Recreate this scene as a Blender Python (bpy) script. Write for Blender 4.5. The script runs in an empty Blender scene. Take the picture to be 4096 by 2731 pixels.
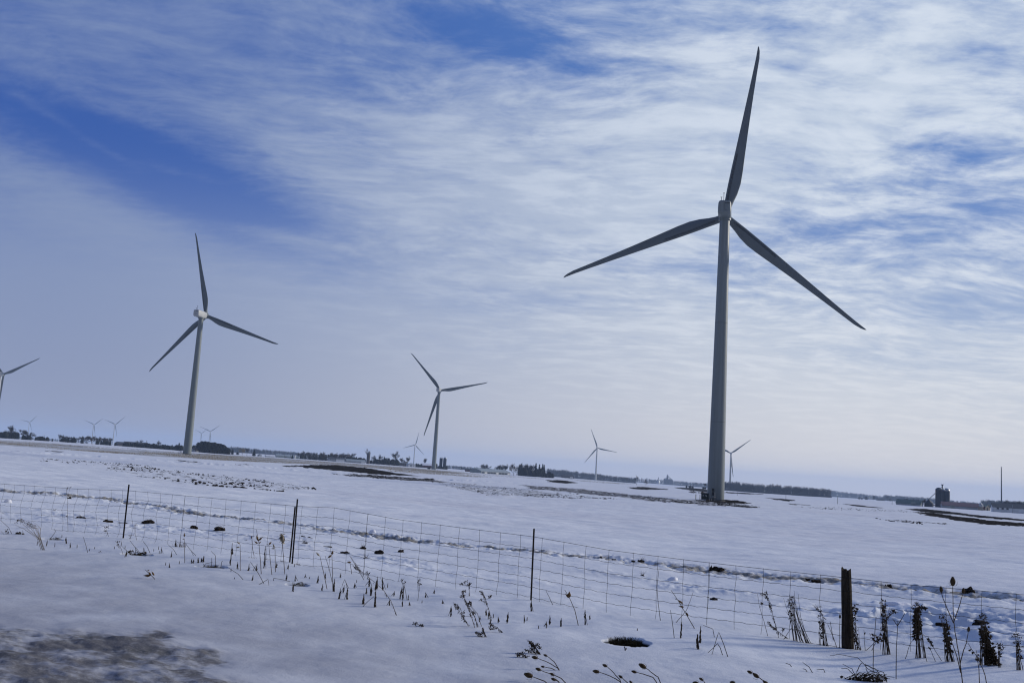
import bpy, bmesh, math, random
import numpy as np
from mathutils import Vector, Matrix, Euler, noise as mnoise
random.seed(7); np.random.seed(7)
sc = bpy.context.scene
COL = sc.collection
R = math.radians

# ------------------------------------------------------------------ camera
F = 3870.0                       # focal length in photo pixels (4096 wide)
EYE = 2.1
TH = math.atan(508 / F)          # pitch up
RO = R(3.52)                     # roll
_c, _s = math.cos(TH), math.sin(TH)
fw = Vector((0, _c, _s)); r0 = Vector((1, 0, 0)); u0 = Vector((0, -_s, _c))
cr, sr = math.cos(RO), math.sin(RO)
rt = r0 * cr + u0 * sr; up = u0 * cr - r0 * sr
cam = bpy.data.cameras.new('camera'); camo = bpy.data.objects.new('camera', cam); COL.objects.link(camo)
cam.sensor_width = 36; cam.lens = F / 4096 * 36; cam.clip_start = 0.1; cam.clip_end = 60000
camo.matrix_world = Matrix(((rt.x, up.x, -fw.x, 0), (rt.y, up.y, -fw.y, 0), (rt.z, up.z, -fw.z, EYE), (0, 0, 0, 1)))
sc.camera = camo

def ray(px, py):
    dx = px - 2048; dy = py - 1365.5
    x = dx * cr + dy * sr; y = dy * cr - dx * sr
    v = Vector((x, F * _c + y * _s, F * _s - y * _c)); return v.normalized()
def at(px, py, D):
    v = ray(px, py); h = math.hypot(v.x, v.y); v = v * (D / h); v.z += EYE; return v
def azel(px, py):
    v = ray(px, py); return math.atan2(v.x, v.y), math.asin(v.z)

# ------------------------------------------------------------------ render / exposure
sc.view_settings.view_transform = 'Standard'; sc.view_settings.look = 'None'
sc.view_settings.gamma = 1.0
sc.view_settings.exposure = -0.36
sc.cycles.max_bounces = 6; sc.cycles.diffuse_bounces = 3; sc.cycles.volume_bounces = 1
sc.cycles.transparent_max_bounces = 8
sc.cycles.use_denoising = True
sc.cycles.filter_width = 1.2

# ------------------------------------------------------------------ sun
SUN_AZ, SUN_EL = R(70), R(21)
sdir = Vector((math.sin(SUN_AZ) * math.cos(SUN_EL), math.cos(SUN_AZ) * math.cos(SUN_EL), math.sin(SUN_EL)))
sl = bpy.data.lights.new('sun', 'SUN'); sl.energy = 3.8; sl.angle = R(10.0); sl.color = (1.0, 0.93, 0.82)
so = bpy.data.objects.new('sun', sl); COL.objects.link(so)
so.rotation_euler = (-sdir).to_track_quat('-Z', 'Y').to_euler(); so.location = (300, 200, 500)

# ------------------------------------------------------------------ node helpers
class NT:
    def __init__(s, tree):
        s.t = tree; s.n = tree.nodes; s.l = tree.links
    def new(s, typ, **kw):
        n = s.n.new(typ)
        for k, v in kw.items(): setattr(n, k, v)
        return n
    def put(s, sock, v):
        if hasattr(v, 'is_output') or isinstance(v, bpy.types.NodeSocket): s.l.new(v, sock)
        elif isinstance(v, (tuple, list)) and sock.type == 'RGBA': sock.default_value = tuple(v) + ((1,) if len(v) == 3 else ())
        else: sock.default_value = v
    def m(s, op, a, b=0.0, c=None, clamp=False):
        n = s.new('ShaderNodeMath', operation=op, use_clamp=clamp)
        s.put(n.inputs[0], a); s.put(n.inputs[1], b)
        if c is not None: s.put(n.inputs[2], c)
        return n.outputs[0]
    def add(s, a, b): return s.m('ADD', a, b)
    def sub(s, a, b): return s.m('SUBTRACT', a, b)
    def mul(s, a, b): return s.m('MULTIPLY', a, b)
    def mix(s, f, a, b, typ='MIX'):
        n = s.new('ShaderNodeMix', data_type='RGBA', blend_type=typ)
        s.put(n.inputs[0], f); s.put(n.inputs[6], a); s.put(n.inputs[7], b); return n.outputs[2]
    def sstep(s, v, a, b, lo=0.0, hi=1.0):
        n = s.new('ShaderNodeMapRange', interpolation_type='SMOOTHSTEP')
        s.put(n.inputs[0], v); n.inputs[1].default_value = a; n.inputs[2].default_value = b
        n.inputs[3].default_value = lo; n.inputs[4].default_value = hi; return n.outputs[0]
    def noise(s, vec, scale, detail=3, rough=0.5, dist=0.0, color=False):
        n = s.new('ShaderNodeTexNoise'); s.put(n.inputs['Vector'], vec)
        n.inputs['Scale'].default_value = scale; n.inputs['Detail'].default_value = detail
        n.inputs['Roughness'].default_value = rough; n.inputs['Distortion'].default_value = dist
        return n.outputs['Color' if color else 'Fac']
    def mapping(s, vec, loc=(0, 0, 0), rot=(0, 0, 0), scale=(1, 1, 1)):
        n = s.new('ShaderNodeMapping'); s.put(n.inputs[0], vec)
        n.inputs[1].default_value = loc; n.inputs[2].default_value = rot; n.inputs[3].default_value = scale; return n.outputs[0]
    def comb(s, x, y, z=0.0):
        n = s.new('ShaderNodeCombineXYZ'); s.put(n.inputs[0], x); s.put(n.inputs[1], y); s.put(n.inputs[2], z); return n.outputs[0]
    def vm(s, op, a, b):
        n = s.new('ShaderNodeVectorMath', operation=op); s.put(n.inputs[0], a); s.put(n.inputs[1], b); return n.outputs[0]

# ------------------------------------------------------------------ world: nishita sky + cirrus
w = bpy.data.worlds.new('World'); sc.world = w; w.use_nodes = True
w.node_tree.nodes.clear()
N = NT(w.node_tree)
out = N.new('ShaderNodeOutputWorld'); bg = N.new('ShaderNodeBackground'); N.l.new(bg.outputs[0], out.inputs[0])
bg.inputs[1].default_value = 0.1
SKY_K = 10.0 * 2 ** 0.54         # linear picture value -> sky unit
sky = N.new('ShaderNodeTexSky', sky_type='NISHITA'); sky.sun_disc = False
sky.sun_elevation = SUN_EL; sky.sun_rotation = SUN_AZ; sky.air_density = 1.0; sky.dust_density = 0.6; sky.ozone_density = 2.0
tc = N.new('ShaderNodeTexCoord'); d = tc.outputs['Generated']
sx = N.new('ShaderNodeSeparateXYZ'); N.l.new(d, sx.inputs[0]); X, Y, Z = sx.outputs
el = N.m('ARCSINE', Z); az = N.m('ARCTAN2', X, Y)
def blob(px, py, wx, wy, rot=0.0, amp=1.0):
    a0, e0 = azel(px, py)
    da = N.mul(N.sub(az, a0), F); de = N.mul(N.sub(el, e0), F)
    c, s_ = math.cos(R(rot)), math.sin(R(rot))
    u = N.add(N.mul(da, c / wx), N.mul(de, s_ / wx)); v = N.sub(N.mul(de, c / wy), N.mul(da, s_ / wy))
    g = N.m('EXPONENT', N.mul(N.add(N.mul(u, u), N.mul(v, v)), -1.0))
    return N.mul(g, amp)
zz = N.m('MAXIMUM', N.add(Z, 0.16), 0.03)
q = N.comb(N.m('DIVIDE', X, zz), N.m('DIVIDE', Y, zz), 0.0)
wv = N.noise(q, 1.3, 3, 0.5, color=True)
qw = N.vm('ADD', q, N.vm('MULTIPLY', N.vm('SUBTRACT', wv, (0.5, 0.5, 0.5)), (0.45, 0.3, 0.0)))
nst = N.noise(N.mapping(qw, rot=(0, 0, R(-14)), scale=(1.25, 2.7, 1)), 2.3, 9, 0.60)
nbig = N.noise(N.mapping(q, loc=(3.1, 1.7, 0), rot=(0, 0, R(-12)), scale=(1.0, 2.0, 1)), 1.6, 4, 0.5)
nrip = N.noise(N.mapping(qw, rot=(0, 0, R(16)), scale=(6.5, 12.5, 1)), 1.0, 6, 0.6)
cov = BLOBS = None
blobs = [ (500, 250, 1300, 420, -8, -0.10), (330, 545, 260, 22, -22, 0.30), (700, 690, 240, 22, -8, 0.26), (1120, 945, 260, 26, -4, 0.34), (560, 480, 420, 26, -14, 0.16), # px, py, half widths, rotation (deg), amount: where the cirrus deck is thick (+) or torn (-)
    (3000, 700, 1300, 620, 0, 0.62), (2200, 1000, 1000, 520, 0, 0.42), (3700, 150, 900, 420, 0, 0.46),
    (1750, 620, 700, 330, -12, 0.22), (3500, 1330, 900, 260, 0, 0.28), (1500, 1550, 1400, 330, 0, 0.5), (300, 1450, 1000, 620, 0, 0.80),
    (3400, 1750, 1300, 330, 0, 0.7), (250, 130, 900, 200, 18, 0.30), (120, 330, 420, 130, -10, 0.15), (1000, 330, 900, 120, -8, 0.22), (1200, 60, 700, 90, -4, 0.20),
    (180, 760, 560, 110, -16, 0.30), (1100, 560, 500, 110, -14, 0.30),
    (350, 560, 760, 120, -15, -0.34), (900, 840, 520, 150, -17, -0.42), (2050, 180, 520, 130, -14, -0.36), (1050, 450, 600, 70, -12, -0.10),
    (3800, 620, 190, 90, -10, -0.50), (3250, 930, 420, 110, -6, -0.55), (3950, 860, 330, 90, 4, -0.28), (2020, 1215, 430, 70, 3, -0.42), (2750, 1080, 520, 90, -5, -0.40),
    (3580, 1440, 420, 70, -3, -0.40), (2950, 1010, 200, 60, 0, -0.25), (2050, 1400, 420, 50, 0, -0.25), (3900, 1240, 420, 90, 4, -0.25), (3500, 1240, 500, 60, -4, -0.22), (2400, 700, 300, 50, -8, -0.2), (3300, 330, 300, 60, -20, -0.2),
]
for b in blobs:
    g = blob(*b); cov = g if cov is None else N.add(cov, g)
front = N.sstep(Y, -0.30, 0.40)
cov = N.mul(N.add(cov, 0.10), front)
ripm = N.sstep(az, -0.15, 0.2)
calm = N.m('MINIMUM', N.add(blob(400, 1500, 1300, 560, 0, 0.85), blob(2000, 1750, 2600, 260, 0, 0.7)), 0.85)
rough_ = N.mul(N.sub(1.0, calm), N.sstep(az, -0.42, 0.06, 0.62, 1.0))
nfi = N.noise(N.mapping(qw, loc=(5, 2, 0), rot=(0, 0, R(-20)), scale=(3.0, 5.2, 1)), 5.0, 8, 0.64)
cl = N.add(cov, N.mul(rough_, N.add(N.add(N.mul(N.sub(nst, 0.5), 1.05), N.mul(N.sub(nfi, 0.5), 0.70)), N.mul(N.sub(nbig, 0.5), 0.7))))
cl = N.add(cl, N.mul(N.mul(N.sub(nrip, 0.5), 1.25), N.mul(ripm, rough_)))
cf = N.sstep(N.add(cl, N.mul(N.sub(nfi, 0.5), 0.22)), -0.12, 0.98)
sunward = N.sstep(az, -0.5, 0.42)
# colours of the deck: lilac away from the sun, white towards it
def K(c): return tuple(v * SKY_K for v in c)
ccol = N.mix(sunward, K((0.19, 0.255, 0.43)), K((0.49, 0.565, 0.68)))
ccol = N.mix(N.mul(N.mul(N.sstep(N.add(N.mul(nrip, 0.6), N.mul(nst, 0.4)), 0.44, 0.62), N.mul(rough_, sunward)), 0.62), ccol, K((0.64, 0.70, 0.79)))
blue = N.mix(1.0, sky.outputs[0], (0.34, 0.58, 1.0), 'MULTIPLY')
blue = N.mix(0.72, blue, K((0.024, 0.088, 0.375)))
blue = N.mix(N.mul(sunward, 0.62), blue, K((0.12, 0.25, 0.54)))
lowb = N.sstep(el, 0.06, 0.30)
blue = N.mix(lowb, N.mix(sunward, K((0.20, 0.27, 0.47)), K((0.34, 0.45, 0.62))), blue)
skyc = N.mix(cf, blue, ccol)
hz = N.m('EXPONENT', N.mul(N.m('MAXIMUM', el, 0.0), -11.0))
hcol = N.mix(sunward, K((0.29, 0.295, 0.36)), K((0.80, 0.72, 0.62)))
skyc = N.mix(N.mul(hz, 0.85), skyc, hcol)
back = N.mix(N.sstep(el, 0.0, 0.9), K((0.20, 0.215, 0.28)), K((0.10, 0.145, 0.30)))   # dull, lightly veiled sky behind the camera
skyc = N.mix(front, back, skyc)
N.l.new(skyc, bg.inputs[0])
w.cycles.sampling_method = 'MANUAL'; w.cycles.sample_map_resolution = 1024
# ------------------------------------------------------------------ materials
MATS = {}
def mat(name, col, rough=0.7, spec=0.3, metal=0.0, var=0.0, vscale=3.0, bump=0.0, bscale=20.0, stretch=(1, 1, 1)):
    m = bpy.data.materials.new(name); m.use_nodes = True
    n = NT(m.node_tree); b = m.node_tree.nodes['Principled BSDF']
    b.inputs['Roughness'].default_value = rough; b.inputs['Metallic'].default_value = metal
    b.inputs['Specular IOR Level'].default_value = spec
    t = n.new('ShaderNodeTexCoord').outputs['Object']
    t = n.mapping(t, scale=stretch)
    if var > 0:
        f = n.noise(t, vscale, 5, 0.6)
        lo = tuple(c * (1 - var) for c in col); hi = tuple(min(1, c * (1 + var)) for c in col)
        n.l.new(n.mix(n.sstep(f, 0.3, 0.7), lo, hi), b.inputs['Base Color'])
    else:
        b.inputs['Base Color'].default_value = tuple(col) + (1,)
    if bump > 0:
        bn = n.new('ShaderNodeBump'); bn.inputs['Strength'].default_value = bump; bn.inputs['Distance'].default_value = 0.02
        n.l.new(n.noise(t, bscale, 4, 0.6), bn.inputs['Height']); n.l.new(bn.outputs[0], b.inputs['Normal'])
    MATS[name] = m; return m
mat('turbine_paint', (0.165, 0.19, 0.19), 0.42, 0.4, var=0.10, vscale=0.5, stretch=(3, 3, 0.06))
mat('turbine_paint_lit', (0.40, 0.41, 0.40), 0.45, 0.4, var=0.05, vscale=0.3)  # same paint, lightened: sun and haze whiteness painted into farther towers and nacelles
mat('blade_paint', (0.105, 0.125, 0.135), 0.5, 0.35, var=0.05, vscale=0.3)
mat('dark_slot', (0.012, 0.013, 0.014), 0.6)
mat('tower_seam', (0.09, 0.10, 0.105), 0.6)
mat('strip_dark', (0.035, 0.04, 0.045), 0.7)
mat('concrete', (0.3, 0.29, 0.27), 0.9, var=0.2)
mat('galvanised', (0.3, 0.31, 0.32), 0.45, metal=0.4)
mat('transformer_green', (0.008, 0.018, 0.016), 0.5, var=0.1)
mat('sticker_white', (0.75, 0.75, 0.72), 0.5)
mat('bollard_yellow', (0.26, 0.17, 0.012), 0.5, var=0.15, vscale=6)
mat('post_steel', (0.008, 0.0065, 0.006), 0.9, 0.05, var=0.3, vscale=12)
mat('wire_steel', (0.02, 0.019, 0.019), 0.55, metal=0.5)
mat('post_wood', (0.034, 0.027, 0.02), 0.9, 0.15, var=0.55, vscale=9, bump=1.0, bscale=14, stretch=(4, 4, 0.35))
mat('weed_dark', (0.05, 0.037, 0.025), 0.85, 0.1, var=0.4, vscale=9)
mat('weed_brown', (0.09, 0.064, 0.04), 0.85, 0.1, var=0.35, vscale=9)
mat('weed_tan', (0.17, 0.13, 0.08), 0.85, 0.1, var=0.3, vscale=9)
mat('pod_brown', (0.12, 0.068, 0.026), 0.75, 0.2, var=0.4, vscale=14)
mat('pod_pale', (0.30, 0.26, 0.19), 0.85, 0.1, var=0.25, vscale=14)
mat('teasel_brown', (0.055, 0.038, 0.02), 0.85, 0.1, var=0.35, vscale=30)
mat('grass_dark', (0.028, 0.023, 0.010), 0.85, 0.1, var=0.4, vscale=12)
mat('grass_dead', (0.07, 0.058, 0.028), 0.85, 0.1, var=0.35, vscale=12)
mat('earth', (0.022, 0.017, 0.013), 0.95, 0.1, var=0.35, vscale=9, bump=0.7, bscale=30)
mat('stubble_straw', (0.25, 0.21, 0.135), 0.85, 0.1, var=0.3, vscale=0.5)
mat('snow_lump', (0.78, 0.79, 0.83), 0.6, 0.3, bump=0.3, bscale=20)
mat('bark', (0.045, 0.04, 0.037), 0.9, 0.1, var=0.3, vscale=1.0)
mat('twig', (0.05, 0.043, 0.042), 0.9, 0.1, var=0.3, vscale=0.4)
mat('twig_russet', (0.085, 0.053, 0.034), 0.9, 0.1, var=0.25, vscale=0.4)
mat('twig_willow', (0.24, 0.19, 0.11), 0.9, 0.1, var=0.25, vscale=0.4)
mat('needles', (0.014, 0.02, 0.016), 0.85, 0.15, var=0.4, vscale=0.7)
mat('needles_cedar', (0.017, 0.021, 0.016), 0.85, 0.15, var=0.4, vscale=0.7)
mat('wall_white', (0.62, 0.63, 0.62), 0.7, var=0.1, vscale=0.4)
mat('wall_grey', (0.30, 0.32, 0.33), 0.7, var=0.12, vscale=0.4)
mat('wall_greygreen', (0.26, 0.29, 0.26), 0.7, var=0.12, vscale=0.4)
mat('wall_dark', (0.075, 0.07, 0.07), 0.8, var=0.2, vscale=0.4)
mat('wall_red', (0.085, 0.018, 0.02), 0.75, var=0.2, vscale=0.4)
mat('roof_dark', (0.05, 0.055, 0.06), 0.7, var=0.15, vscale=0.4)
mat('roof_green', (0.045, 0.085, 0.07), 0.5, var=0.15, vscale=0.4)
mat('roof_red', (0.075, 0.014, 0.02), 0.5, var=0.15, vscale=0.4)
mat('roof_snow', (0.72, 0.73, 0.78), 0.7, var=0.06, vscale=0.4)
mat('roof_metal', (0.33, 0.37, 0.36), 0.5, metal=0.2, var=0.1, vscale=0.3)
mat('silo_dark', (0.020, 0.033, 0.055), 0.6, var=0.15, vscale=0.5)
mat('silo_concrete', (0.075, 0.073, 0.075), 0.85, var=0.2, vscale=0.5)
mat('silo_metal', (0.34, 0.36, 0.38), 0.4, metal=0.5, var=0.1)
mat('wood_mass', (0.026, 0.026, 0.029), 0.9, 0.1, var=0.4, vscale=0.02)
mat('glass_dark', (0.03, 0.035, 0.04), 0.2, 0.5)
mat('door_white', (0.7, 0.7, 0.68), 0.6)
mat('pole_wood', (0.08, 0.07, 0.06), 0.9, var=0.2)
mat('hay', (0.075, 0.05, 0.026), 0.95, var=0.35, vscale=3, bump=0.8, bscale=8)

# ------------------------------------------------------------------ mesh builder
class MB:
    def __init__(s): s.v = []; s.f = []; s.sm = []
    def poly(s, pts, smooth=False):
        i = len(s.v); s.v += [tuple(p) for p in pts]; s.f.append(tuple(range(i, i + len(pts)))); s.sm.append(smooth)
    def raw(s, vs, fs, smooth=False):
        i = len(s.v); s.v += [tuple(p) for p in vs]; s.f += [tuple(a + i for a in f) for f in fs]; s.sm += [smooth] * len(fs)
    def box(s, c, size, rot=None, bevel=0.0):
        hx, hy, hz = (k / 2 for k in size)
        if bevel > 0:
            b = bevel; vs = []
            for z, ins in ((-hz, b), (-hz + b, 0), (hz - b, 0), (hz, b)):
                x, y = hx - ins, hy - ins; k = b
                vs += [(x - k, -y, z), (x, -y + k, z), (x, y - k, z), (x - k, y, z), (-x + k, y, z), (-x, y - k, z), (-x, -y + k, z), (-x + k, -y, z)]
            fs = [tuple(range(7, -1, -1)), tuple(range(24, 32))]
            for r in range(3):
                for i in range(8): a = r * 8 + i; b2 = r * 8 + (i + 1) % 8; fs.append((a, b2, b2 + 8, a + 8))
        else:
            vs = [(x, y, z) for z in (-hz, hz) for x, y in ((-hx, -hy), (hx, -hy), (hx, hy), (-hx, hy))]
            fs = [(3, 2, 1, 0), (4, 5, 6, 7), (0, 1, 5, 4), (1, 2, 6, 5), (2, 3, 7, 6), (3, 0, 4, 7)]
        M = rot if rot is not None else Matrix.Identity(3)
        c = Vector(c); s.raw([M @ Vector(v) + c for v in vs], fs)
    def tube(s, pts, rads, n=6, cap=True, smooth=True):
        pts = [Vector(p) for p in pts]
        if not hasattr(rads, '__len__'): rads = [rads] * len(pts)
        if len(rads) == 2 and len(pts) > 2: rads = [rads[0] + (rads[1] - rads[0]) * i / (len(pts) - 1) for i in range(len(pts))]
        vs = []; fs = []
        ref = None
        for i, p in enumerate(pts):
            t = (pts[min(i + 1, len(pts) - 1)] - pts[max(i - 1, 0)])
            t = t.normalized() if t.length > 1e-9 else Vector((0, 0, 1))
            if ref is None:
                ref = t.cross(Vector((0.13, 0.97, 0.2)))
                if ref.length < 1e-3: ref = t.cross(Vector((1, 0, 0)))
            a = (ref - t * ref.dot(t)).normalized(); ref = a; b = t.cross(a)
            for k in range(n):
                th = 2 * math.pi * k / n; vs.append(p + (a * math.cos(th) + b * math.sin(th)) * rads[i])
        for i in range(len(pts) - 1):
            for k in range(n):
                k2 = (k + 1) % n; fs.append((i * n + k, i * n + k2, (i + 1) * n + k2, (i + 1) * n + k))
        s.raw(vs, fs, smooth)
        if cap and n > 2:
            m = len(pts) - 1
            s.raw([vs[k] for k in range(n - 1, -1, -1)], [tuple(range(n))]); s.raw([vs[m * n + k] for k in range(n)], [tuple(range(n))])
    def lathe(s, prof, n=24, c=(0, 0, 0), M=None, smooth=True, cap=True):
        vs = []; fs = []; c = Vector(c); M = M or Matrix.Identity(3)
        for r, z in prof:
            for k in range(n):
                th = 2 * math.pi * k / n; vs.append(M @ Vector((r * math.cos(th), r * math.sin(th), z)) + c)
        for i in range(len(prof) - 1):
            for k in range(n):
                k2 = (k + 1) % n; fs.append((i * n + k, i * n + k2, (i + 1) * n + k2, (i + 1) * n + k))
        s.raw(vs, fs, smooth)
        if cap:
            m = len(prof) - 1
            s.raw([vs[k] for k in range(n - 1, -1, -1)], [tuple(range(n))]); s.raw([vs[m * n + k] for k in range(n)], [tuple(range(n))])
    def loft(s, rings, smooth=True, cap=True):
        n = len(rings[0]); vs = [p for r_ in rings for p in r_]; fs = []
        for i in range(len(rings) - 1):
            for k in range(n):
                k2 = (k + 1) % n; fs.append((i * n + k, i * n + k2, (i + 1) * n + k2, (i + 1) * n + k))
        s.raw(vs, fs, smooth)
        if cap:
            s.raw(list(reversed(rings[0])), [tuple(range(n))]); s.raw(rings[-1], [tuple(range(n))])
    def lump(s, c, size, seed=0, rough=0.35, sub=2, rot=0.0, freq=1.6):
        vs, fs = ICO[sub]; c = Vector(c); M = Matrix.Rotation(rot, 3, 'Z'); o = []
        off = Vector((seed * 3.17, seed * 1.31, seed * 0.77))
        for v in vs:
            k = 1 + rough * 2 * mnoise.noise(v * freq + off) + rough * mnoise.noise(v * freq * 2.7 + off)
            o.append(M @ Vector((v.x * size[0] * k, v.y * size[1] * k, v.z * size[2] * k)) + c)
        s.raw(o, fs, True)
    def build(s, name, material, parent=None, loc=None, smooth=None):
        me = bpy.data.meshes.new(name); me.from_pydata(s.v, [], s.f)
        me.polygons.foreach_set('use_smooth', s.sm if smooth is None else [smooth] * len(s.f))
        me.materials.append(MATS[material] if isinstance(material, str) else material); me.update()
        o = bpy.data.objects.new(name, me); COL.objects.link(o)
        if parent is not None: o.parent = parent
        if loc is not None: o.location = loc
        return o
ICO = {}
for sub in (1, 2, 3):
    b_ = bmesh.new(); bmesh.ops.create_icosphere(b_, subdivisions=sub, radius=1.0)
    ICO[sub] = ([v.co.copy() for v in b_.verts], [tuple(v.index for v in f.verts) for f in b_.faces]); b_.free()

def tag(o, label=None, cat=None, group=None, kind=None):
    if label: o['label'] = label
    if cat: o['category'] = cat
    if group: o['group'] = group
    if kind: o['kind'] = kind
    return o
def thing(name, label, cat, loc=(0, 0, 0), rz=0.0, group=None):
    o = bpy.data.objects.new(name, None); COL.objects.link(o); o.location = loc; o.rotation_euler = (0, 0, rz)
    o.empty_display_size = 0.2
    return tag(o, label, cat, group)
def copy_tree(o, parent=None):
    kids = [k for k in KIDS.get(o.name, o.children)]
    c = o.copy(); COL.objects.link(c)
    if parent is not None: c.parent = parent
    for k in kids: copy_tree(k, c)
    return c
KIDS = {}

# ------------------------------------------------------------------ terrain
CP = [ # photo pixel of bare ground and its distance (m) from the camera
    (0, 2731, 8.2), (1000, 2731, 8.9), (2048, 2731, 9.9), (3000, 2731, 10.8), (4096, 2731, 11.7), (300, 2450, 12.5), (1500, 2550, 12.4), (2700, 2640, 12.2),
    (490, 2153, 23.79), (1167, 2256, 19.98), (2125, 2405, 16.75), (3405, 2595, 14.93), (0, 2090, 27.5), (4096, 2660, 13.5),
    (0, 1960, 41), (1000, 2085, 32), (2220, 2215, 26), (3276, 2325, 22.5), (4096, 2392, 20.5),
    (800, 1930, 92), (2000, 2010, 118), (3400, 2180, 60), (3000, 2090, 110), (4000, 2220, 60), (200, 1880, 92),
    (2865, 2000, 271), (744, 1816, 581), (1734, 1877, 987), (1500, 1890, 400), (0, 1778, 470), (900, 1842, 430), (4096, 2098, 245), (3600, 2040, 430),
    (3300, 2015, 430), (2300, 1932, 620), (2500, 1952, 600), (3000, 1990, 420),
    (0, 1752, 1100), (400, 1778, 1100), (800, 1809, 1050), (1100, 1829, 1300), (1400, 1849, 1250), (1650, 1867, 1350), (1950, 1894, 1200), (2250, 1910, 1500),
    (2383, 1920, 2453), (2919, 1966, 2098), (2560, 1938, 1500), (2760, 1951, 1500), (3330, 1990, 1900), (3650, 2022, 890), (3780, 2030, 890), (4050, 2050, 800),
    (0, 1750, 3000), (600, 1788, 3000), (1200, 1826, 2700), (1800, 1874, 2700), (2600, 1932, 4200), (3400, 1991, 4500), (4096, 2036, 2700),
    (0, 1750, 7000), (1200, 1823, 7000), (2400, 1915, 7000), (3300, 1983, 7000), (4096, 2033, 7000),
    (0, 1749, 12500), (1200, 1822, 12500), (2400, 1913, 12500), (3300, 1981, 12500), (4096, 2031, 12500)]
_cp = []
for px, py, D in CP:
    v = ray(px, py); _cp.append((math.atan2(v.x, v.y), math.log(D), v.z / math.hypot(v.x, v.y)))
_cp = np.array(_cp)
AZS, LS = 0.22, 0.75
def _phi(r2): return 0.5 * r2 * np.log(r2 + 1e-12)
_P = np.stack([_cp[:, 0] / AZS, _cp[:, 1] / LS], 1)
_d2 = ((_P[:, None, :] - _P[None, :, :]) ** 2).sum(2)
_n = len(_P); _A = np.zeros((_n + 3, _n + 3))
_A[:_n, :_n] = _phi(_d2) + np.eye(_n) * 0.004
_A[:_n, _n] = 1; _A[:_n, _n + 1:] = _P; _A[_n, :_n] = 1; _A[_n + 1:, :_n] = _P.T
# height = e * D ; interpolate e * D^0.75 so that near and far weigh alike
_wt = np.exp(_cp[:, 1] * 0.75)
_W = np.linalg.solve(_A, np.concatenate([_cp[:, 2] * _wt, np.zeros(3)]))
def ground_np(x, y):
    x = np.asarray(x, float).ravel(); y = np.asarray(y, float).ravel()
    D = np.hypot(x, y); a = np.arctan2(x, y)
    lim = R(34.0)
    ac = np.where(np.abs(a) < lim * 0.85, a, np.sign(a) * (lim * 0.85 + lim * 0.15 * np.tanh((np.abs(a) - lim * 0.85) / (lim * 0.15))))
    Dc = np.clip(D, 8.5, 12500)
    res = np.empty_like(D)
    for i in range(0, len(D), 60000):
        p0 = (ac[i:i + 60000] / AZS).astype(np.float64); p1 = np.log(Dc[i:i + 60000]) / LS
        d2 = (p0[:, None] - _P[None, :, 0]) ** 2 + (p1[:, None] - _P[None, :, 1]) ** 2
        g = _phi(d2) @ _W[:_n] + _W[_n] + _W[_n + 1] * p0 + _W[_n + 2] * p1
        res[i:i + 60000] = g * Dc[i:i + 60000] ** 0.25
    return EYE + res
def gz(x, y): return float(ground_np([x], [y])[0])
_Dm = np.exp(np.linspace(math.log(7.5), math.log(9000), 900))
def ground_at(px, py, Dmin=7.5):
    v = ray(px, py); h = math.hypot(v.x, v.y); hx, hy, e = v.x / h, v.y / h, v.z / h
    g = ground_np(hx * _Dm, hy * _Dm) - EYE - e * _Dm
    i = np.nonzero((g[:-1] < 0) != (g[1:] < 0))[0]
    i = [k for k in i if _Dm[k] >= Dmin * 0.98]
    if not i: D = 1200.0
    else:
        k = i[0]; t = g[k] / (g[k] - g[k + 1]); D = _Dm[k] + t * (_Dm[k + 1] - _Dm[k])
    return Vector((hx * D, hy * D, gz(hx * D, hy * D)))
def stand(px, py, D):
    p = at(px, py, D); return Vector((p.x, p.y, gz(p.x, p.y)))

# numpy value noise
def _hash(i, j, k):
    n = (i.astype(np.int64) * 374761393 + j.astype(np.int64) * 668265263 + k * 974634777) & 0x7fffffff
    n = ((n ^ (n >> 13)) * 1274126177) & 0x7fffffff
    return ((n ^ (n >> 16)) & 0xffff) / 65535.0
def vnoise(x, y, k=0):
    i = np.floor(x); j = np.floor(y); fx = x - i; fy = y - j
    fx = fx * fx * fx * (fx * (fx * 6 - 15) + 10); fy = fy * fy * fy * (fy * (fy * 6 - 15) + 10)
    a = _hash(i, j, k); b = _hash(i + 1, j, k); c = _hash(i, j + 1, k); d_ = _hash(i + 1, j + 1, k)
    return (a + (b - a) * fx) * (1 - fy) + (c + (d_ - c) * fx) * fy
def fbm(x, y, oct=4, k=0, g=0.5):
    s_ = 0; a = 1.0; t = 0
    for o in range(oct):
        s_ = s_ + a * vnoise(x * 2 ** o + 17.3 * o, y * 2 ** o - 9.1 * o, k + o); t += a; a *= g
    return s_ / t
def to_al(pts): # pixel outline -> world polygon in (azimuth, log distance)
    o = []
    for px, py in pts:
        g = ground_at(px, py); o.append((math.atan2(g.x, g.y), math.log(math.hypot(g.x, g.y))))
    return np.array(o)
def inside(a, l, poly):
    c = np.zeros(len(a), bool); n = len(poly); j = n - 1
    for i in range(n):
        xi, yi = poly[i]; xj, yj = poly[j]
        t = ((yi > l) != (yj > l)) & (a < (xj - xi) * (l - yi) / (yj - yi + 1e-12) + xi)
        c ^= t; j = i
    return c
def dist_line(x, y, pts):
    best = np.full(len(x), 1e9)
    for (x0, y0), (x1, y1) in zip(pts[:-1], pts[1:]):
        dx, dy = x1 - x0, y1 - y0; t = np.clip(((x - x0) * dx + (y - y0) * dy) / (dx * dx + dy * dy), 0, 1)
        best = np.minimum(best, np.hypot(x - x0 - t * dx, y - y0 - t * dy))
    return best

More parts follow.
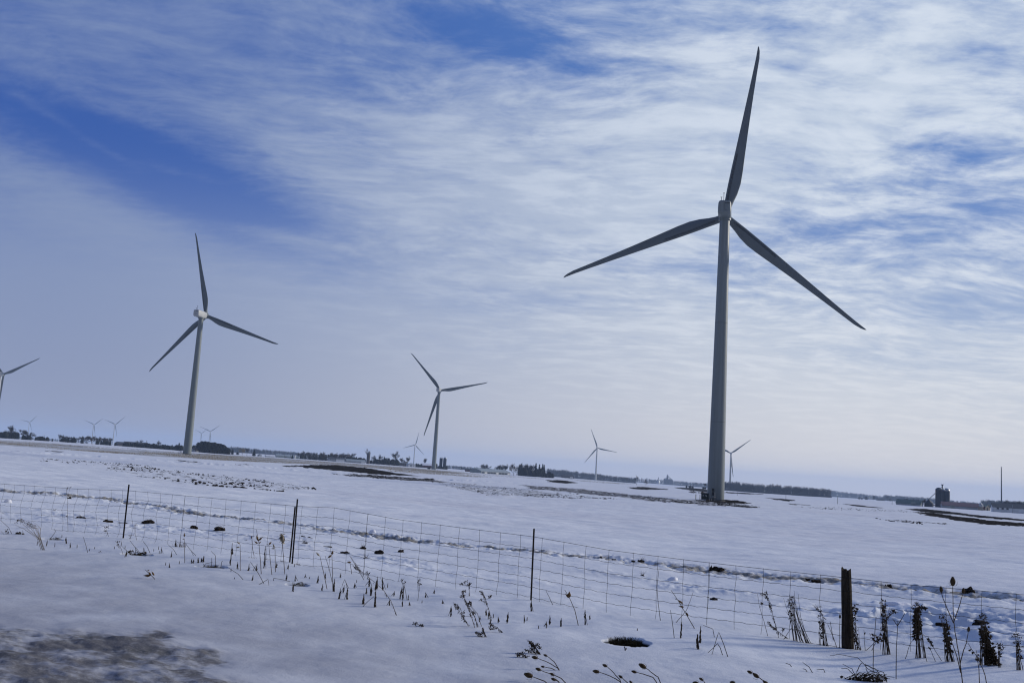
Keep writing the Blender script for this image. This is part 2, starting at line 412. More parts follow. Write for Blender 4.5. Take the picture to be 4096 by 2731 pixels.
DARK = [ # bare dark earth outlines, density
    ([(1110, 1862), (1250, 1858), (1340, 1859), (1500, 1876), (1690, 1906), (1560, 1899), (1480, 1894), (1330, 1880), (1200, 1867)], 1.0),
    ([(2175, 1919), (2250, 1920), (2318, 1931), (2260, 1934), (2200, 1926)], 0.95),
    ([(2510, 1949), (2570, 1946), (2690, 1957), (2610, 1958), (2545, 1957)], 0.95),
    ([(2690, 1950), (2780, 1951), (2840, 1964), (2840, 1970), (2760, 1960)], 0.95),
    ([(2770, 1998), (2860, 1995), (2950, 2001), (3010, 2012), (2950, 2013), (2840, 2009)], 1.0),
    ([(3055, 1989), (3130, 1994), (3185, 2000), (3160, 2004), (3100, 1998)], 0.9),
    ([(3130, 2013), (3180, 2014), (3270, 2023), (3180, 2021)], 0.85),
    ([(2900, 1966), (3000, 1972), (3080, 1977), (2980, 1976), (2900, 1971)], 0.9),
    ([(3370, 2016), (3430, 2019), (3540, 2032), (3440, 2027)], 0.95),
    ([(3620, 2034), (3700, 2034), (3850, 2051), (3990, 2067), (4110, 2078), (4110, 2084), (3980, 2075), (3850, 2062), (3700, 2048)], 0.97),
    ([(3640, 2044), (3720, 2050), (3850, 2067), (4000, 2084), (4110, 2094), (4110, 2103), (3960, 2096), (3820, 2079), (3700, 2060)], 0.97),
    ([(180, 1800), (260, 1805), (240, 1808), (190, 1803)], 0.8), ([(660, 1838), (850, 1852), (760, 1848)], 0.8), ([(930, 1856), (1020, 1859), (960, 1860)], 0.8),
    ([(400, 1783), (700, 1808), (850, 1817), (1020, 1826), (850, 1821), (560, 1800)], 0.6),
    ([(0, 1756), (300, 1780), (540, 1793), (300, 1786)], 0.6)]
SPECK = [ # fields of thawed clods, density
    ([(150, 1835), (400, 1843), (620, 1866), (640, 1880), (400, 1862), (160, 1848)], 0.25),
    ([(430, 1858), (700, 1880), (1000, 1912), (1300, 1955), (1120, 1968), (900, 1948), (640, 1922), (420, 1880)], 0.42),
    ([(1300, 1893), (1560, 1903), (1720, 1914), (1800, 1930), (1620, 1922), (1400, 1904)], 0.66),
    ([(1640, 1908), (1900, 1935), (2060, 1950), (2260, 1976), (2180, 1990), (1950, 1980), (1780, 1945)], 0.48),
    ([(2060, 1936), (2300, 1953), (2560, 1980), (2830, 2004), (2960, 2022), (2900, 2028), (2600, 2004), (2300, 1970), (2120, 1954)], 0.60),
    ([(2060, 1956), (2300, 1975), (2500, 1998), (2300, 1996), (2100, 1980)], 0.3),
    ([(2850, 2005), (2960, 2016), (3060, 2030), (2980, 2032), (2880, 2018)], 0.6),
    ([(3200, 2026), (3400, 2030), (3560, 2036), (3700, 2050), (3520, 2046), (3300, 2036)], 0.38),
    ([(3500, 2072), (3620, 2082), (3820, 2096), (3700, 2096), (3560, 2084)], 0.3)]
STUB = [([(-60, 1756), (200, 1774), (400, 1791), (600, 1803), (800, 1814), (1100, 1831), (1500, 1860), (1700, 1875), (1900, 1894), (1760, 1893), (1500, 1872), (1300, 1858), (1130, 1852), (900, 1842), (600, 1824), (300, 1802), (-60, 1776)], 0.9),
        ([(1500, 1868), (1760, 1882), (2000, 1899), (2200, 1912), (2180, 1916), (1900, 1908), (1640, 1892), (1560, 1884)], 0.35),
        ([(2250, 1912), (2400, 1922), (2550, 1937), (2480, 1936), (2330, 1925)], 0.4)]
RUT = [(-200, 1940), (0, 1960), (410, 1995), (820, 2060), (1200, 2102), (1520, 2142), (1900, 2188), (2200, 2214), (2400, 2226), (2700, 2266), (3100, 2308), (3400, 2334), (3700, 2364), (4096, 2398), (4300, 2415)]
BAND = [(-150, 2030), (300, 2075), (700, 2124), (1150, 2170), (1500, 2220), (2100, 2282), (2700, 2358), (3300, 2432), (3700, 2480), (4096, 2530), (4300, 2555)]
W_RUT = [(g.x, g.y) for g in (ground_at(*p) for p in RUT)]
W_WIND = [(g.x, g.y) for g in (ground_at(*p) for p in [(-100, 1803), (0, 1808), (300, 1820), (600, 1842), (900, 1862), (1100, 1873), (1300, 1890), (1700, 1916), (2000, 1927), (2200, 1940)])]
W_BAND = [(g.x, g.y) for g in (ground_at(*p) for p in BAND)]
A_DARK = [(to_al(p), k) for p, k in DARK]; A_SPECK = [(to_al(p), k) for p, k in SPECK]; A_STUB = [(to_al(p), k) for p, k in STUB]
A_GRAVEL = to_al([(-700, 2470), (0, 2490), (250, 2525), (520, 2565), (740, 2620), (900, 2670), (1020, 2725)]).tolist()
A_GRAVEL += [(A_GRAVEL[-1][0] + 0.05, math.log(7.0)), (A_GRAVEL[-1][0] + 0.02, math.log(3)), (-1.2, math.log(3))]
A_GRAVEL = np.array(A_GRAVEL)
HOLES = [(2501, 2566, 0.30, 0.34, 1.0), (212, 2156, 0.22, 0.13, 0.9), (545, 2219, 0.30, 0.20, 0.85), (846, 2268, 0.28, 0.16, 0.9), (1190, 2336, 0.18, 0.12, 0.85)]
W_HOLE = [(ground_at(px, py), rx, ry, k) for px, py, rx, ry, k in HOLES]

# polar ground sheet, fine inside the view, coarse round the back
azf = np.concatenate([np.radians(np.arange(-180, -36, 3.0)), np.radians(np.arange(-36, -30, 0.5)), np.radians(np.arange(-30, 30.001, 0.06)),
                      np.radians(np.arange(30.5, 36, 0.5)), np.radians(np.arange(36, 180, 3.0))])
rows = [0.3, 1.0, 2.0, 3.0, 4.5, 6.0]
r_ = 7.0
while r_ < 12500:
    rows.append(r_); r_ *= math.exp(0.0042 if r_ < 36 else 0.0075 if r_ < 120 else 0.012 if r_ < 3000 else 0.05)
rows = np.array(rows)
na, nr = len(azf), len(rows)
AA, DD = np.meshgrid(azf, rows); AA = AA.ravel(); DD = DD.ravel(); LL = np.log(DD)
gx = DD * np.sin(AA); gy = DD * np.cos(AA)
gzv = ground_np(gx, gy)
near = DD < 70
drut = np.full(len(DD), 1e9); dband = drut.copy()
drut[near] = dist_line(gx[near], gy[near], W_RUT); dband[near] = dist_line(gx[near], gy[near], W_BAND)
wob = fbm(gx * 0.55, gy * 0.55, 3, 11) - 0.5
rutk = np.clip(1.15 - np.abs(drut + wob * 0.9) / 0.95, 0, 1)
bandk = np.clip(1.15 - np.abs(dband + wob * 1.6) / 2.1, 0, 1)
grav = np.zeros(len(DD)); nn = DD < 16
gi = inside(AA[nn] + (fbm(gx[nn] * 0.9, gy[nn] * 0.9, 3, 5) - 0.5) * 0.16, LL[nn] + (fbm(gx[nn] * 0.8, gy[nn] * 0.8, 3, 6) - 0.5) * 0.30, A_GRAVEL)
grav[nn] = gi
# soften the gravel mask by averaging on the grid
G2 = grav.reshape(nr, na)
for _ in range(60):
    G2[1:-1, 1:-1] = 0.2 * (G2[1:-1, 1:-1] + G2[:-2, 1:-1] + G2[2:, 1:-1] + G2[1:-1, :-2] + G2[1:-1, 2:])
grav = G2.ravel()
ua, ub = gx * 0.855 - gy * 0.518, gx * 0.518 + gy * 0.855          # along / across the fence line
lump = fbm(ua * 1.7, ub * 2.9, 4, 21) ; lump2 = fbm(ua * 3.8, ub * 6.0, 3, 31)
dz = (fbm(gx * 0.35, gy * 0.35, 3, 41) - 0.5) * 0.10 * np.clip(DD / 20, 0.35, 2.5)
dz += (fbm(gx * 1.4, gy * 1.1, 3, 45) - 0.5) * 0.045 * (DD < 60)
ridged = 1 - np.abs(2 * lump - 1)
dz += bandk ** 0.7 * ((ridged - 0.55) * 0.19 + (lump2 - 0.5) * 0.12) * np.clip(3.2 * (fbm(ua * 0.45, ub * 0.9, 3, 77) - 0.36), 0.05, 1.3) * np.clip(0.7 + gx * 0.06, 0.5, 1.1)
edge = np.clip(1 - np.abs(drut - 0.5) / 0.8, 0, 1)
dz += rutk * (-0.07 + (lump2 - 0.5) * 0.20) + edge * (ridged - 0.4) * 0.15
dz += grav * ((fbm(gx * 1.3, gy * 1.3, 4, 23) - 0.5) * 0.11 + (lump2 - 0.5) * 0.06)
hole = np.zeros(len(DD))
for g, rx, ry, k in W_HOLE:
    u = np.hypot((gx - g.x) / rx, (gy - g.y) / ry) + (fbm(gx * 6, gy * 6, 2, 61) - 0.5) * 0.35
    hole = np.maximum(hole, np.clip((1.08 - u) / 0.2, 0, 1) * k)
dz -= hole * 0.08
wind = np.full(len(DD), 1e9); mf = (DD > 70) & (DD < 900); wind[mf] = dist_line(gx[mf], gy[mf], W_WIND)
dz += np.clip(1.1 - np.abs(wind) / 7.0, 0, 1) * (1 - np.abs(2 * fbm(ua * 0.35, ub * 0.25, 3, 23) - 1)) ** 3 * 0.5      # crusted windrow across the field
farz = np.clip((DD - 60) / 200, 0, 1)
dz += np.clip((DD - 36) / 30, 0, 1) * (1 - np.abs(2 * fbm(ua * 0.22, ub * 0.5, 4, 27) - 1) - 0.6) * 0.05
dz += farz * (fbm(gx / 22, gy / 22, 3, 71) - 0.5) * 0.5
wa = AA + (fbm(AA * 260, LL * 60, 4, 81) - 0.5) * 0.010; wl = LL + (fbm(AA * 170 + 7, LL * 70, 4, 91) - 0.5) * 0.10
dark = np.zeros(len(DD)); speck = dark.copy(); stub = dark.copy()
for poly, k in A_DARK: dark = np.maximum(dark, inside(wa, wl, poly) * k)
for poly, k in A_SPECK: speck = np.maximum(speck, inside(wa, wl, poly) * k)
for poly, k in A_STUB: stub = np.maximum(stub, inside(wa, LL + (fbm(AA * 170 + 7, LL * 70, 4, 91) - 0.5) * 0.05, poly) * k)
for arr in (speck, stub):
    S2 = arr.reshape(nr, na)
    for _ in range(6): S2[1:-1, 1:-1] = 0.2 * (S2[1:-1, 1:-1] + S2[:-2, 1:-1] + S2[2:, 1:-1] + S2[1:-1, :-2] + S2[1:-1, 2:])
gzv = gzv + dz
me = bpy.data.meshes.new('snow_field')
verts = np.stack([gx, gy, gzv], 1).astype(np.float32)
nv = len(verts)
ii = np.arange(nr - 1)[:, None] * na; jj = np.arange(na)[None, :]; j2 = (jj + 1) % na
quads = np.stack([(ii + jj), (ii + j2), (ii + na + j2), (ii + na + jj)], -1).reshape(-1, 4)[:, ::-1]
me.vertices.add(nv); me.vertices.foreach_set('co', verts.ravel())
nf = len(quads); me.loops.add(nf * 4); me.loops.foreach_set('vertex_index', quads.ravel().astype(np.int32))
me.polygons.add(nf); me.polygons.foreach_set('loop_start', np.arange(0, nf * 4, 4, dtype=np.int32)); me.polygons.foreach_set('loop_total', np.full(nf, 4, np.int32))
me.polygons.foreach_set('use_smooth', np.ones(nf, bool))
me.update(calc_edges=True)
dfe = (17.1 - 0.605 * gx - gy) / 1.169                 # metres from the fence towards the road
verge = np.clip((dfe + 0.5) / 7.0, 0, 1) * np.clip(1.1 - (gx + 3) / 9.0, 0.25, 1)
slush = np.clip(rutk * 1.0 + bandk * np.clip((0.50 - ridged) * 2.2, 0, 1), 0, 1)
for nm, arr in (('dark', dark), ('speck', speck), ('stub', stub), ('slush', slush), ('gravel', grav), ('hole', hole), ('verge', verge)):
    a_ = me.attributes.new(nm, 'FLOAT', 'POINT'); a_.data.foreach_set('value', arr.astype(np.float32))

gm = bpy.data.materials.new('snow_ground'); gm.use_nodes = True
n = NT(gm.node_tree); B = gm.node_tree.nodes['Principled BSDF']
pos = n.new('ShaderNodeTexCoord').outputs['Object']
def attr(nm): return n.new('ShaderNodeAttribute', attribute_name=nm).outputs['Fac']
streak = n.noise(n.mapping(pos, rot=(0, 0, R(31)), scale=(0.10, 0.55, 1)), 1.0, 6, 0.6)
streak2 = n.noise(n.mapping(pos, rot=(0, 0, R(31)), scale=(0.012, 0.05, 1)), 1.0, 5, 0.6)
fine = n.noise(pos, 7.0, 6, 0.65); grain = n.noise(pos, 55.0, 3, 0.6)
snow = n.mix(n.sstep(streak, 0.32, 0.68), (0.65, 0.68, 0.72), (0.76, 0.785, 0.81))
snow = n.mix(n.mul(n.sstep(streak2, 0.45, 0.75), 0.55), snow, (0.61, 0.61, 0.65))
snow = n.mix(n.mul(n.sstep(fine, 0.55, 0.8), 0.25), snow, (0.80, 0.81, 0.86))
snow = n.mix(n.mul(n.sstep(grain, 0.62, 0.8), 0.35), snow, (0.86, 0.87, 0.90))
sl_f = n.sstep(n.add(attr('slush'), n.mul(n.sub(n.noise(pos, 4.0, 6, 0.68), 0.5), 1.8)), 0.50, 1.05)
snow = n.mix(n.mul(sl_f, 0.82), snow, (0.17, 0.145, 0.10))
snow = n.mix(n.m('MULTIPLY', attr('verge'), n.sstep(n.noise(pos, 0.8, 6, 0.6), 0.15, 0.65, 0.45, 1.0)), snow, (0.36, 0.375, 0.42))   # vignette and slope shade painted into the verge snow as grey, partly dirt
gn = n.noise(pos, 2.2, 8, 0.70)
gf = n.sstep(n.add(n.mul(attr('gravel'), 0.85), n.mul(n.sub(gn, 0.5), 2.3)), 0.50, 1.0)
gcol = n.mix(n.sstep(n.noise(pos, 1.3, 4, 0.6), 0.4, 0.62), (0.05, 0.045, 0.04), (0.03, 0.027, 0.014))
gcol = n.mix(n.sstep(n.noise(pos, 40, 3, 0.6), 0.5, 0.7), gcol, (0.16, 0.155, 0.15))
snow = n.mix(n.mul(gf, 0.85), snow, gcol)
snow = n.mix(n.mul(attr('gravel'), 0.25), snow, (0.22, 0.22, 0.24))
straw = n.mix(n.noise(pos, 0.9, 2), (0.14, 0.122, 0.08), (0.075, 0.065, 0.046))
rowsn = n.noise(n.mapping(pos, rot=(0, 0, R(20)), scale=(1.3, 0.22, 1)), 1.0, 5, 0.75)
stf = n.sstep(n.add(attr('stub'), n.mul(n.sub(rowsn, 0.5), 1.9)), 0.55, 0.95)
snow = n.mix(n.mul(stf, 0.5), snow, straw)
soil = n.mix(n.noise(pos, 0.8, 4, 0.6), (0.012, 0.010, 0.008), (0.034, 0.028, 0.02))
spn = n.noise(n.mapping(pos, rot=(0, 0, R(25)), scale=(0.75, 0.40, 1)), 1.7, 5, 0.7)
spf = n.sstep(n.add(n.mul(attr('speck'), 0.66), spn), 0.81, 0.90)
spf = n.mul(spf, n.sstep(attr('speck'), 0.02, 0.12))
snow = n.mix(spf, snow, soil)
dkn = n.noise(n.mapping(pos, rot=(0, 0, R(25)), scale=(0.45, 0.16, 1)), 1.0, 6, 0.72)
dkf = n.sstep(n.add(attr('dark'), n.add(n.mul(n.sub(dkn, 0.5), 1.5), n.mul(n.sub(n.noise(pos, 1.4, 4, 0.7), 0.5), 0.9))), 0.56, 0.74)
snow = n.mix(dkf, snow, soil)
snow = n.mix(n.sstep(attr('hole'), 0.2, 0.6), snow, (0.014, 0.011, 0.007))
n.l.new(snow, B.inputs['Base Color']); B.inputs['Roughness'].default_value = 0.75; B.inputs['Specular IOR Level'].default_value = 0.0
bp = n.new('ShaderNodeBump'); bp.inputs['Strength'].default_value = 0.55; bp.inputs['Distance'].default_value = 0.03
hgt = n.add(n.add(n.mul(n.noise(pos, 4.5, 6, 0.6), 1.0), n.mul(grain, 0.25)), n.mul(n.noise(n.mapping(pos, rot=(0, 0, R(31)), scale=(0.5, 1.5, 1)), 1.0, 7, 0.65), 1.0))
n.l.new(hgt, bp.inputs['Height']); n.l.new(bp.outputs[0], B.inputs['Normal'])
me.materials.append(gm)
ground = bpy.data.objects.new('snow_ground', me); COL.objects.link(ground); ground['kind'] = 'structure'
# ------------------------------------------------------------------ wind turbines
BL = 50.0
CH = [(1.0, 2.1, -1.05, 1.0), (2.6, 2.1, -1.05, 1.0), (4.5, 2.5, -1.08, 0.75), (7.0, 3.15, -1.10, 0.5), (10.0, 3.5, -1.08, 0.36), (13.5, 3.35, -1.02, 0.28), (20, 2.75, -0.85, 0.22),
      (28, 2.1, -0.66, 0.2), (36, 1.55, -0.48, 0.18), (42, 1.2, -0.36, 0.17), (46.5, 1.0, -0.30, 0.16), (48.6, 0.72, -0.34, 0.16), (49.6, 0.4, -0.36, 0.16), (50.0, 0.08, -0.34, 0.2)]
def section(r, c, le, t, n=16):
    ring = []
    for k in range(n):
        th = 2 * math.pi * k / n
        x = 0.5 - 0.5 * math.cos(th)                   # 0 leading edge, 1 trailing edge
        y = 0.5 * math.sin(th) * t * ((1 - x) ** (0.55 * (1 - t)) if t < 0.99 else 1)
        tw = R(11) * max(0, 1 - r / 26) * (0 if t > 0.99 else 1)
        px_, py_ = le + x * c, y * c
        ring.append(Vector((px_ * math.cos(tw) - py_ * math.sin(tw), px_ * math.sin(tw) + py_ * math.cos(tw) + 0.012 * (r / 10) ** 2, r)))
    return ring
def blade_mesh(parent):
    b = MB(); b.loft([section(*q_) for q_ in CH]); return b.build('blade', 'blade_paint', parent)
def strip_mesh(parent):
    b = MB()
    def pt(r, off):
        for (a, b2) in zip(CH[:-1], CH[1:]):
            if a[0] <= r <= b2[0]:
                t = (r - a[0]) / (b2[0] - a[0]); c = a[1] + t * (b2[1] - a[1]); le = a[2] + t * (b2[2] - a[2]); th = a[3] + t * (b2[3] - a[3])
                x = off / c; y = -0.5 * math.sin(math.acos(1 - 2 * x)) * th * ((1 - x) ** (0.55 * (1 - th))) * c - 0.03
                tw = R(11) * max(0, 1 - r / 26); px_ = le + off
                return Vector((px_ * math.cos(tw) - y * math.sin(tw), px_ * math.sin(tw) + y * math.cos(tw) + 0.012 * (r / 10) ** 2, r))
    rs = [3.2 + 0.9 * i for i in range(17)]
    for off0, off1 in ((0.48, 0.60),):
        for a in rs: # a broken double line of turbulators
            for o_ in (off0, off0 + 0.34):
                b.tube([pt(a, o_), pt(a + 0.82, o_)], 0.065, 4)
            b.tube([pt(a, off0), pt(a, off0 + 0.34)], 0.075, 4)
    return b.build('edge_strip', 'strip_dark', parent)
def superring(y, wd, ht, zc, e=4.0, n=28, top=1.0):
    o = []
    for k in range(n):
        th = 2 * math.pi * k / n; c, s_ = math.cos(th), math.sin(th)
        x = wd / 2 * math.copysign(abs(c) ** (2 / e), c); z = ht / 2 * math.copysign(abs(s_) ** (2 / e), s_)
        if z > 0: x *= 1 - (1 - top) * z / (ht / 2)
        o.append(Vector((x, y, zc + z)))
    return o
NAC = None
def turbine(label, hub_px, D, yaw, alpha, detail=0, grp='wind turbines of the farm', hub_dz=0.0):
    h = at(*hub_px, D); zg = gz(h.x, h.y); H = h.z - zg + hub_dz
    rz = -R(yaw)
    root = thing('wind_turbine', label, 'wind turbine', (h.x, h.y, zg), rz, grp)
    t = MB(); rb, rtp = 2.32, 1.38
    prof = [(rb, -1.5)] + [(rb + (rtp - rb) * (z / (H - 1.9)), z) for z in np.linspace(0.0, H - 1.9, 14)]
    t.lathe(prof, 40 if detail else 20)
    paint = 'turbine_paint' if D < 2000 and D != 1250 else 'turbine_paint_lit'
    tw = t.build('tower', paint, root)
    if detail:
        s_ = MB()
        for fz in (0.27, 0.62):
            s_ = MB(); z = fz * (H - 1.9); r_0 = rb + (rtp - rb) * fz; s_.lathe([(r_0 + 0.004, z - 0.05), (r_0 + 0.02, z), (r_0 + 0.004, z + 0.05)], 40, cap=False); s_.build('flange', 'tower_seam', tw)
    nc = MB()
    nc.loft([superring(y, wd, ht, zc + H, e, top=tp) for y, wd, ht, zc, e, tp in ((-5.6, 2.9, 3.1, 0.22, 5, .9), (-5.45, 3.35, 3.6, 0.18, 6, .94), (-4.6, 3.6, 3.95, 0.1, 6, .95), (-1.0, 3.6, 4.0, 0.0, 6, .96), (1.6, 3.5, 3.8, -0.05, 6, .96), (3.0, 3.3, 3.4, -0.1, 5, .97), (3.3, 3.0, 3.1, -0.1, 4, 1))])
    na_ = nc.build('nacelle', 'turbine_paint' if D < 300 else 'turbine_paint_lit', root)
    nb = MB(); nb.lathe([(1.75, H - 2.35), (1.75, H - 1.85)], 28); nb.build('yaw_collar', 'turbine_paint', root)
    if detail:
        v = MB(); v.box((0.75, -5.62, H + 1.15), (1.35, 0.1, 0.13)); v.build('vent_slot', 'dark_slot', na_)
        v = MB(); v.box((0.42, -5.60, H - 0.75), (0.26, 0.1, 0.10)); v.build('hatch', 'dark_slot', na_)
        v = MB(); v.box((0.02, -5.61, H + 0.25), (0.03, 0.08, 2.2)); v.build('panel_seam', 'strip_dark', na_)
        v = MB(); v.box((0.2, 0.9, H + 2.02), (1.1, 1.3, 0.16), bevel=0.04); v.build('roof_hatch', 'dark_slot', na_)
        for xx, hh in ((-0.95, 1.25), (-0.3, 2.4)):
            v = MB(); v.tube([(xx, -4.1, H + 1.9), (xx, -4.1, H + 1.95 + hh)], 0.07, 6); v.box((xx, -4.1, H + 2.0 + hh), (0.5, 0.12, 0.12)); v.build('wind_sensor', 'dark_slot', na_)
    Rt = Matrix.Rotation(R(5), 4, 'X')
    C0 = Matrix.Translation((0, 4.8, H)) @ Rt
    hb = MB(); hb.lathe([(1.35, -1.45), (1.62, -1.2), (1.72, 0.0), (1.55, 0.9), (1.1, 1.6), (0.5, 2.0), (0.05, 2.1)], 24, M=Matrix.Rotation(R(-90), 3, 'X'))
    ho = hb.build('hub', 'turbine_paint', root); ho.matrix_local = C0
    first = None
    for k in range(3):
        if first is None: bo = blade_mesh(root); first = bo
        else: bo = first.copy(); COL.objects.link(bo)
        bo.parent = root
        bo.matrix_local = C0 @ Matrix.Rotation(R(alpha + 120 * k), 4, 'Y')
        if detail >= 1:
            if k == 0: st = strip_mesh(bo); stm = st.data
            else:
                st = bpy.data.objects.new('edge_strip', stm); COL.objects.link(st); st.parent = bo
    return root, H, tw
TB = {}
TB['main'] = turbine('huge near wind turbine with transformer box and yellow posts at its foot', (2900, 850), 271.4, 14.3, 9.3, 2)
TB['left'] = turbine('large wind turbine standing in the stubble field, nacelle side lit pale', (806, 1258), 581.4, 16.4, 108.0, 2)
TB['mid'] = turbine('middle sized wind turbine in front of the twin farm silos', (1757, 1560), 987.5, 11.3, 78.1, 1)
turbine('small wind turbine before the long dark wood, one blade pointing up', (2388.5, 1791), 2453, 13.0, 99.0)
turbine('distant wind turbine partly behind the huge near tower, beside the bare woodlot', (2924, 1812), 2098, 10.0, 52.3)
turbine('faint small white wind turbine behind the white gambrel shed and dark barn', (1660, 1779), 3620, 15.5, 14.1)
turbine('wind turbine cut off by the picture edge, only hub and one blade showing', (3, 1495), 1250, 12.0, 66.0)
turbine('faintest far wind turbine above the big round bare trees by the cedars', (118, 1688), 5800, -8.0, 41.8)
turbine('far wind turbine behind the russet thicket, shorter of that pair', (375, 1698), 4670, 3.0, 51.0)
turbine('far wind turbine beside the end of the russet thicket, by a round cedar', (459.5, 1697), 4230, 8.0, 49.4)
turbine('palest tiny wind turbine above the dark evergreen grove, touching the large tower', (804.6, 1732), 6200, 9.3, 54.2)
turbine('far wind turbine rising straight behind the dark evergreen grove', (841, 1725), 4500, -12.0, 51.8)

# foot of the near tower: door, steps, bolts, transformer, bollards
root, H, tw = TB['main']
base = Vector(root.location)
inv = Matrix.Rotation(-root.rotation_euler.z, 3, 'Z')
def loc_dir(px, py):            # direction from tower axis towards the camera, offset sideways by pixels
    v = inv @ (Vector((0, 0, 0)) - Vector((base.x, base.y, 0))); return math.atan2(v.x, v.y)
a0 = loc_dir(0, 0) + R(-17) * -1
def on_tower(ang, r, z): return Vector((math.sin(ang) * r, math.cos(ang) * r, z))
RT = Matrix.Rotation(-a0, 3, 'Z')      # local +y points out of the door
dc = on_tower(a0, 2.27, 2.15)
dm = MB()
ring_o = []; 
def oval(w_, h_, y): 
    return [Vector((w_ / 2 * math.copysign(abs(math.cos(t)) ** 0.55, math.cos(t)), y, h_ / 2 * math.copysign(abs(math.sin(t)) ** 0.45, math.sin(t)))) for t in np.linspace(0, 2 * math.pi, 28, endpoint=False)]
dm.loft([[RT @ p + dc for p in reversed(oval(1.05, 2.35, y))] for y in (-0.1, 0.10)])
door = dm.build('door', 'turbine_paint', root)
for zc, hh in ((0.58, 0.82), (-0.42, 0.95)):
    lv = MB(); lv.box(dc + RT @ Vector((0, 0.115, zc)), (0.62, 0.04, hh), RT)
    l_ = lv.build('louver_panel', 'dark_slot', door)
stp = MB()
pc = on_tower(a0, 2.95, 0.85)
stp.box(pc, (1.5, 1.1, 0.08), RT)
stp.build('platform', 'galvanised', root)
rl = MB()
for sx_ in (-0.72, 0.72):
    for yy in (-0.5, 0.5):
        q0 = pc + RT @ Vector((sx_, yy, 0)); rl.tube([q0 + Vector((0, 0, -0.9)), q0 + Vector((0, 0, 1.15))], 0.035, 5)
    for zz_ in (0.6, 1.13): rl.tube([pc + RT @ Vector((sx_, -0.5, zz_)), pc + RT @ Vector((sx_, 0.5, zz_))], 0.03, 5)
for k in (-0.15, 0.35):
    rl.tube([pc + RT @ Vector((k + 0.35, 0.6, 0.0)), pc + RT @ Vector((k - 0.1, 1.6, -0.95))], 0.05, 5)
rl.tube([pc + RT @ Vector((0.55, 0.6, 1.0)), pc + RT @ Vector((0.1, 1.6, 0.0))], 0.03, 5)
rl.build('stair_rail', 'galvanised', root)
bt = MB(); bt.lathe([(2.62, -0.4), (2.62, 0.02), (2.34, 0.02)], 48); bt.build('foundation_ring', 'concrete', root)
bl = MB(); bl.lathe([(2.44, 0.0), (2.5, 0.03)], 48, cap=False)
for k in range(64):
    th = 2 * math.pi * k / 64; bl.box((2.47 * math.sin(th), 2.47 * math.cos(th), 0.15), (0.1, 0.1, 0.26), Matrix.Rotation(-th, 3, 'Z'))
bl.build('anchor_bolts', 'dark_slot', root)
# same foundation on the next two towers, simpler
for key in ('left', 'mid'):
    r2_, H2, _t = TB[key]
    bt = MB(); bt.lathe([(2.7, -0.4), (2.7, 0.25), (2.34, 0.25)], 32); bt.build('foundation_ring', 'dark_slot', r2_)
    st2 = MB(); a_ = math.atan2(*(Matrix.Rotation(-r2_.rotation_euler.z, 3, 'Z') @ Vector((-r2_.location.x, -r2_.location.y, 0))).xy) + (R(70) if key == 'left' else R(-60))
    q0 = on_tower(a_, 3.0, 0); Rz2 = Matrix.Rotation(-a_, 3, 'Z')
    st2.box(q0 + Vector((0, 0, 1.1)), (1.4, 1.2, 0.1), Rz2)
    for sx_ in (-0.65, 0.65):
        st2.tube([q0 + Rz2 @ Vector((sx_, 0.5, 0)), q0 + Rz2 @ Vector((sx_, 0.5, 2.2))], 0.05, 5); st2.tube([q0 + Rz2 @ Vector((sx_, -0.5, 2.2)), q0 + Rz2 @ Vector((sx_, 0.55, 2.2)), q0 + Rz2 @ Vector((sx_, 2.4, 0.6))], 0.05, 5)
        st2.tube([q0 + Rz2 @ Vector((sx_, 0.6, 1.1)), q0 + Rz2 @ Vector((sx_, 2.4, -0.2))], 0.07, 5)
    st2.build('entry_steps', 'galvanised', r2_)
def transformer(label, px0, px1, pyb, pyt, D, yaw, mt, stickers=True):
    p = stand((px0 + px1) / 2, pyb, D); wd = (px1 - px0) / F * D; hh = (pyb - pyt) / F * D
    t = thing('transformer_box', label, 'transformer', p, yaw, None)
    b = MB(); b.box((0, 0, hh * 0.47), (wd, wd * 0.85, hh * 0.94), bevel=0.06); bo = b.build('cabinet', mt, t)
    b = MB(); b.box((0, 0, hh * 0.97), (wd * 1.04, wd * 0.9, hh * 0.07), bevel=0.03); b.build('lid', mt, t)
    b = MB(); b.box((0, 0, -0.1), (wd * 1.15, wd * 1.0, 0.3)); b.build('pad', 'concrete', t)
    if stickers:
        for xx, zz_ in ((-0.25, 0.62), (0.12, 0.66), (0.2, 0.55)):
            b = MB(); b.box((wd * xx, -wd * 0.43, hh * zz_), (0.13, 0.02, 0.3 if xx != 0.2 else 0.2)); b.build('sticker', 'sticker_white', bo)
    b = MB(); b.box((0.02, -wd * 0.428, hh * 0.45), (0.025, 0.02, hh * 0.8)); b.build('door_seam', 'dark_slot', bo)
transformer('dark green transformer box with white stickers against the near tower', 2805, 2833, 2000, 1975, 270, R(-10), 'transformer_green')
transformer('small black transformer box left of the middle turbine foot', 1710, 1721, 1877, 1870, 985, R(-5), 'transformer_green', False)
for i, (px, pyb, pyt) in enumerate(((2783, 1998, 1980), (2799.5, 1999, 1982))):
    p = stand(px, pyb, 268); hh = (pyb - pyt) / F * 268
    t = thing('bollard', ('outer yellow guard post, farther from the green transformer box', 'inner yellow guard post, next to the green transformer box')[i], 'bollard', p, 0, 'yellow guard posts by the transformer')
    b = MB(); b.tube([(0, 0, -0.3), (0, 0, hh)], 0.085, 12); b.lathe([(0.085, hh), (0.06, hh + 0.05), (0.01, hh + 0.07)], 12); b.build('post', 'bollard_yellow', t)
    b = MB(); b.lathe([(0.088, hh * 0.80), (0.088, hh * 0.9)], 12, cap=False); b.build('band', 'dark_slot', t)

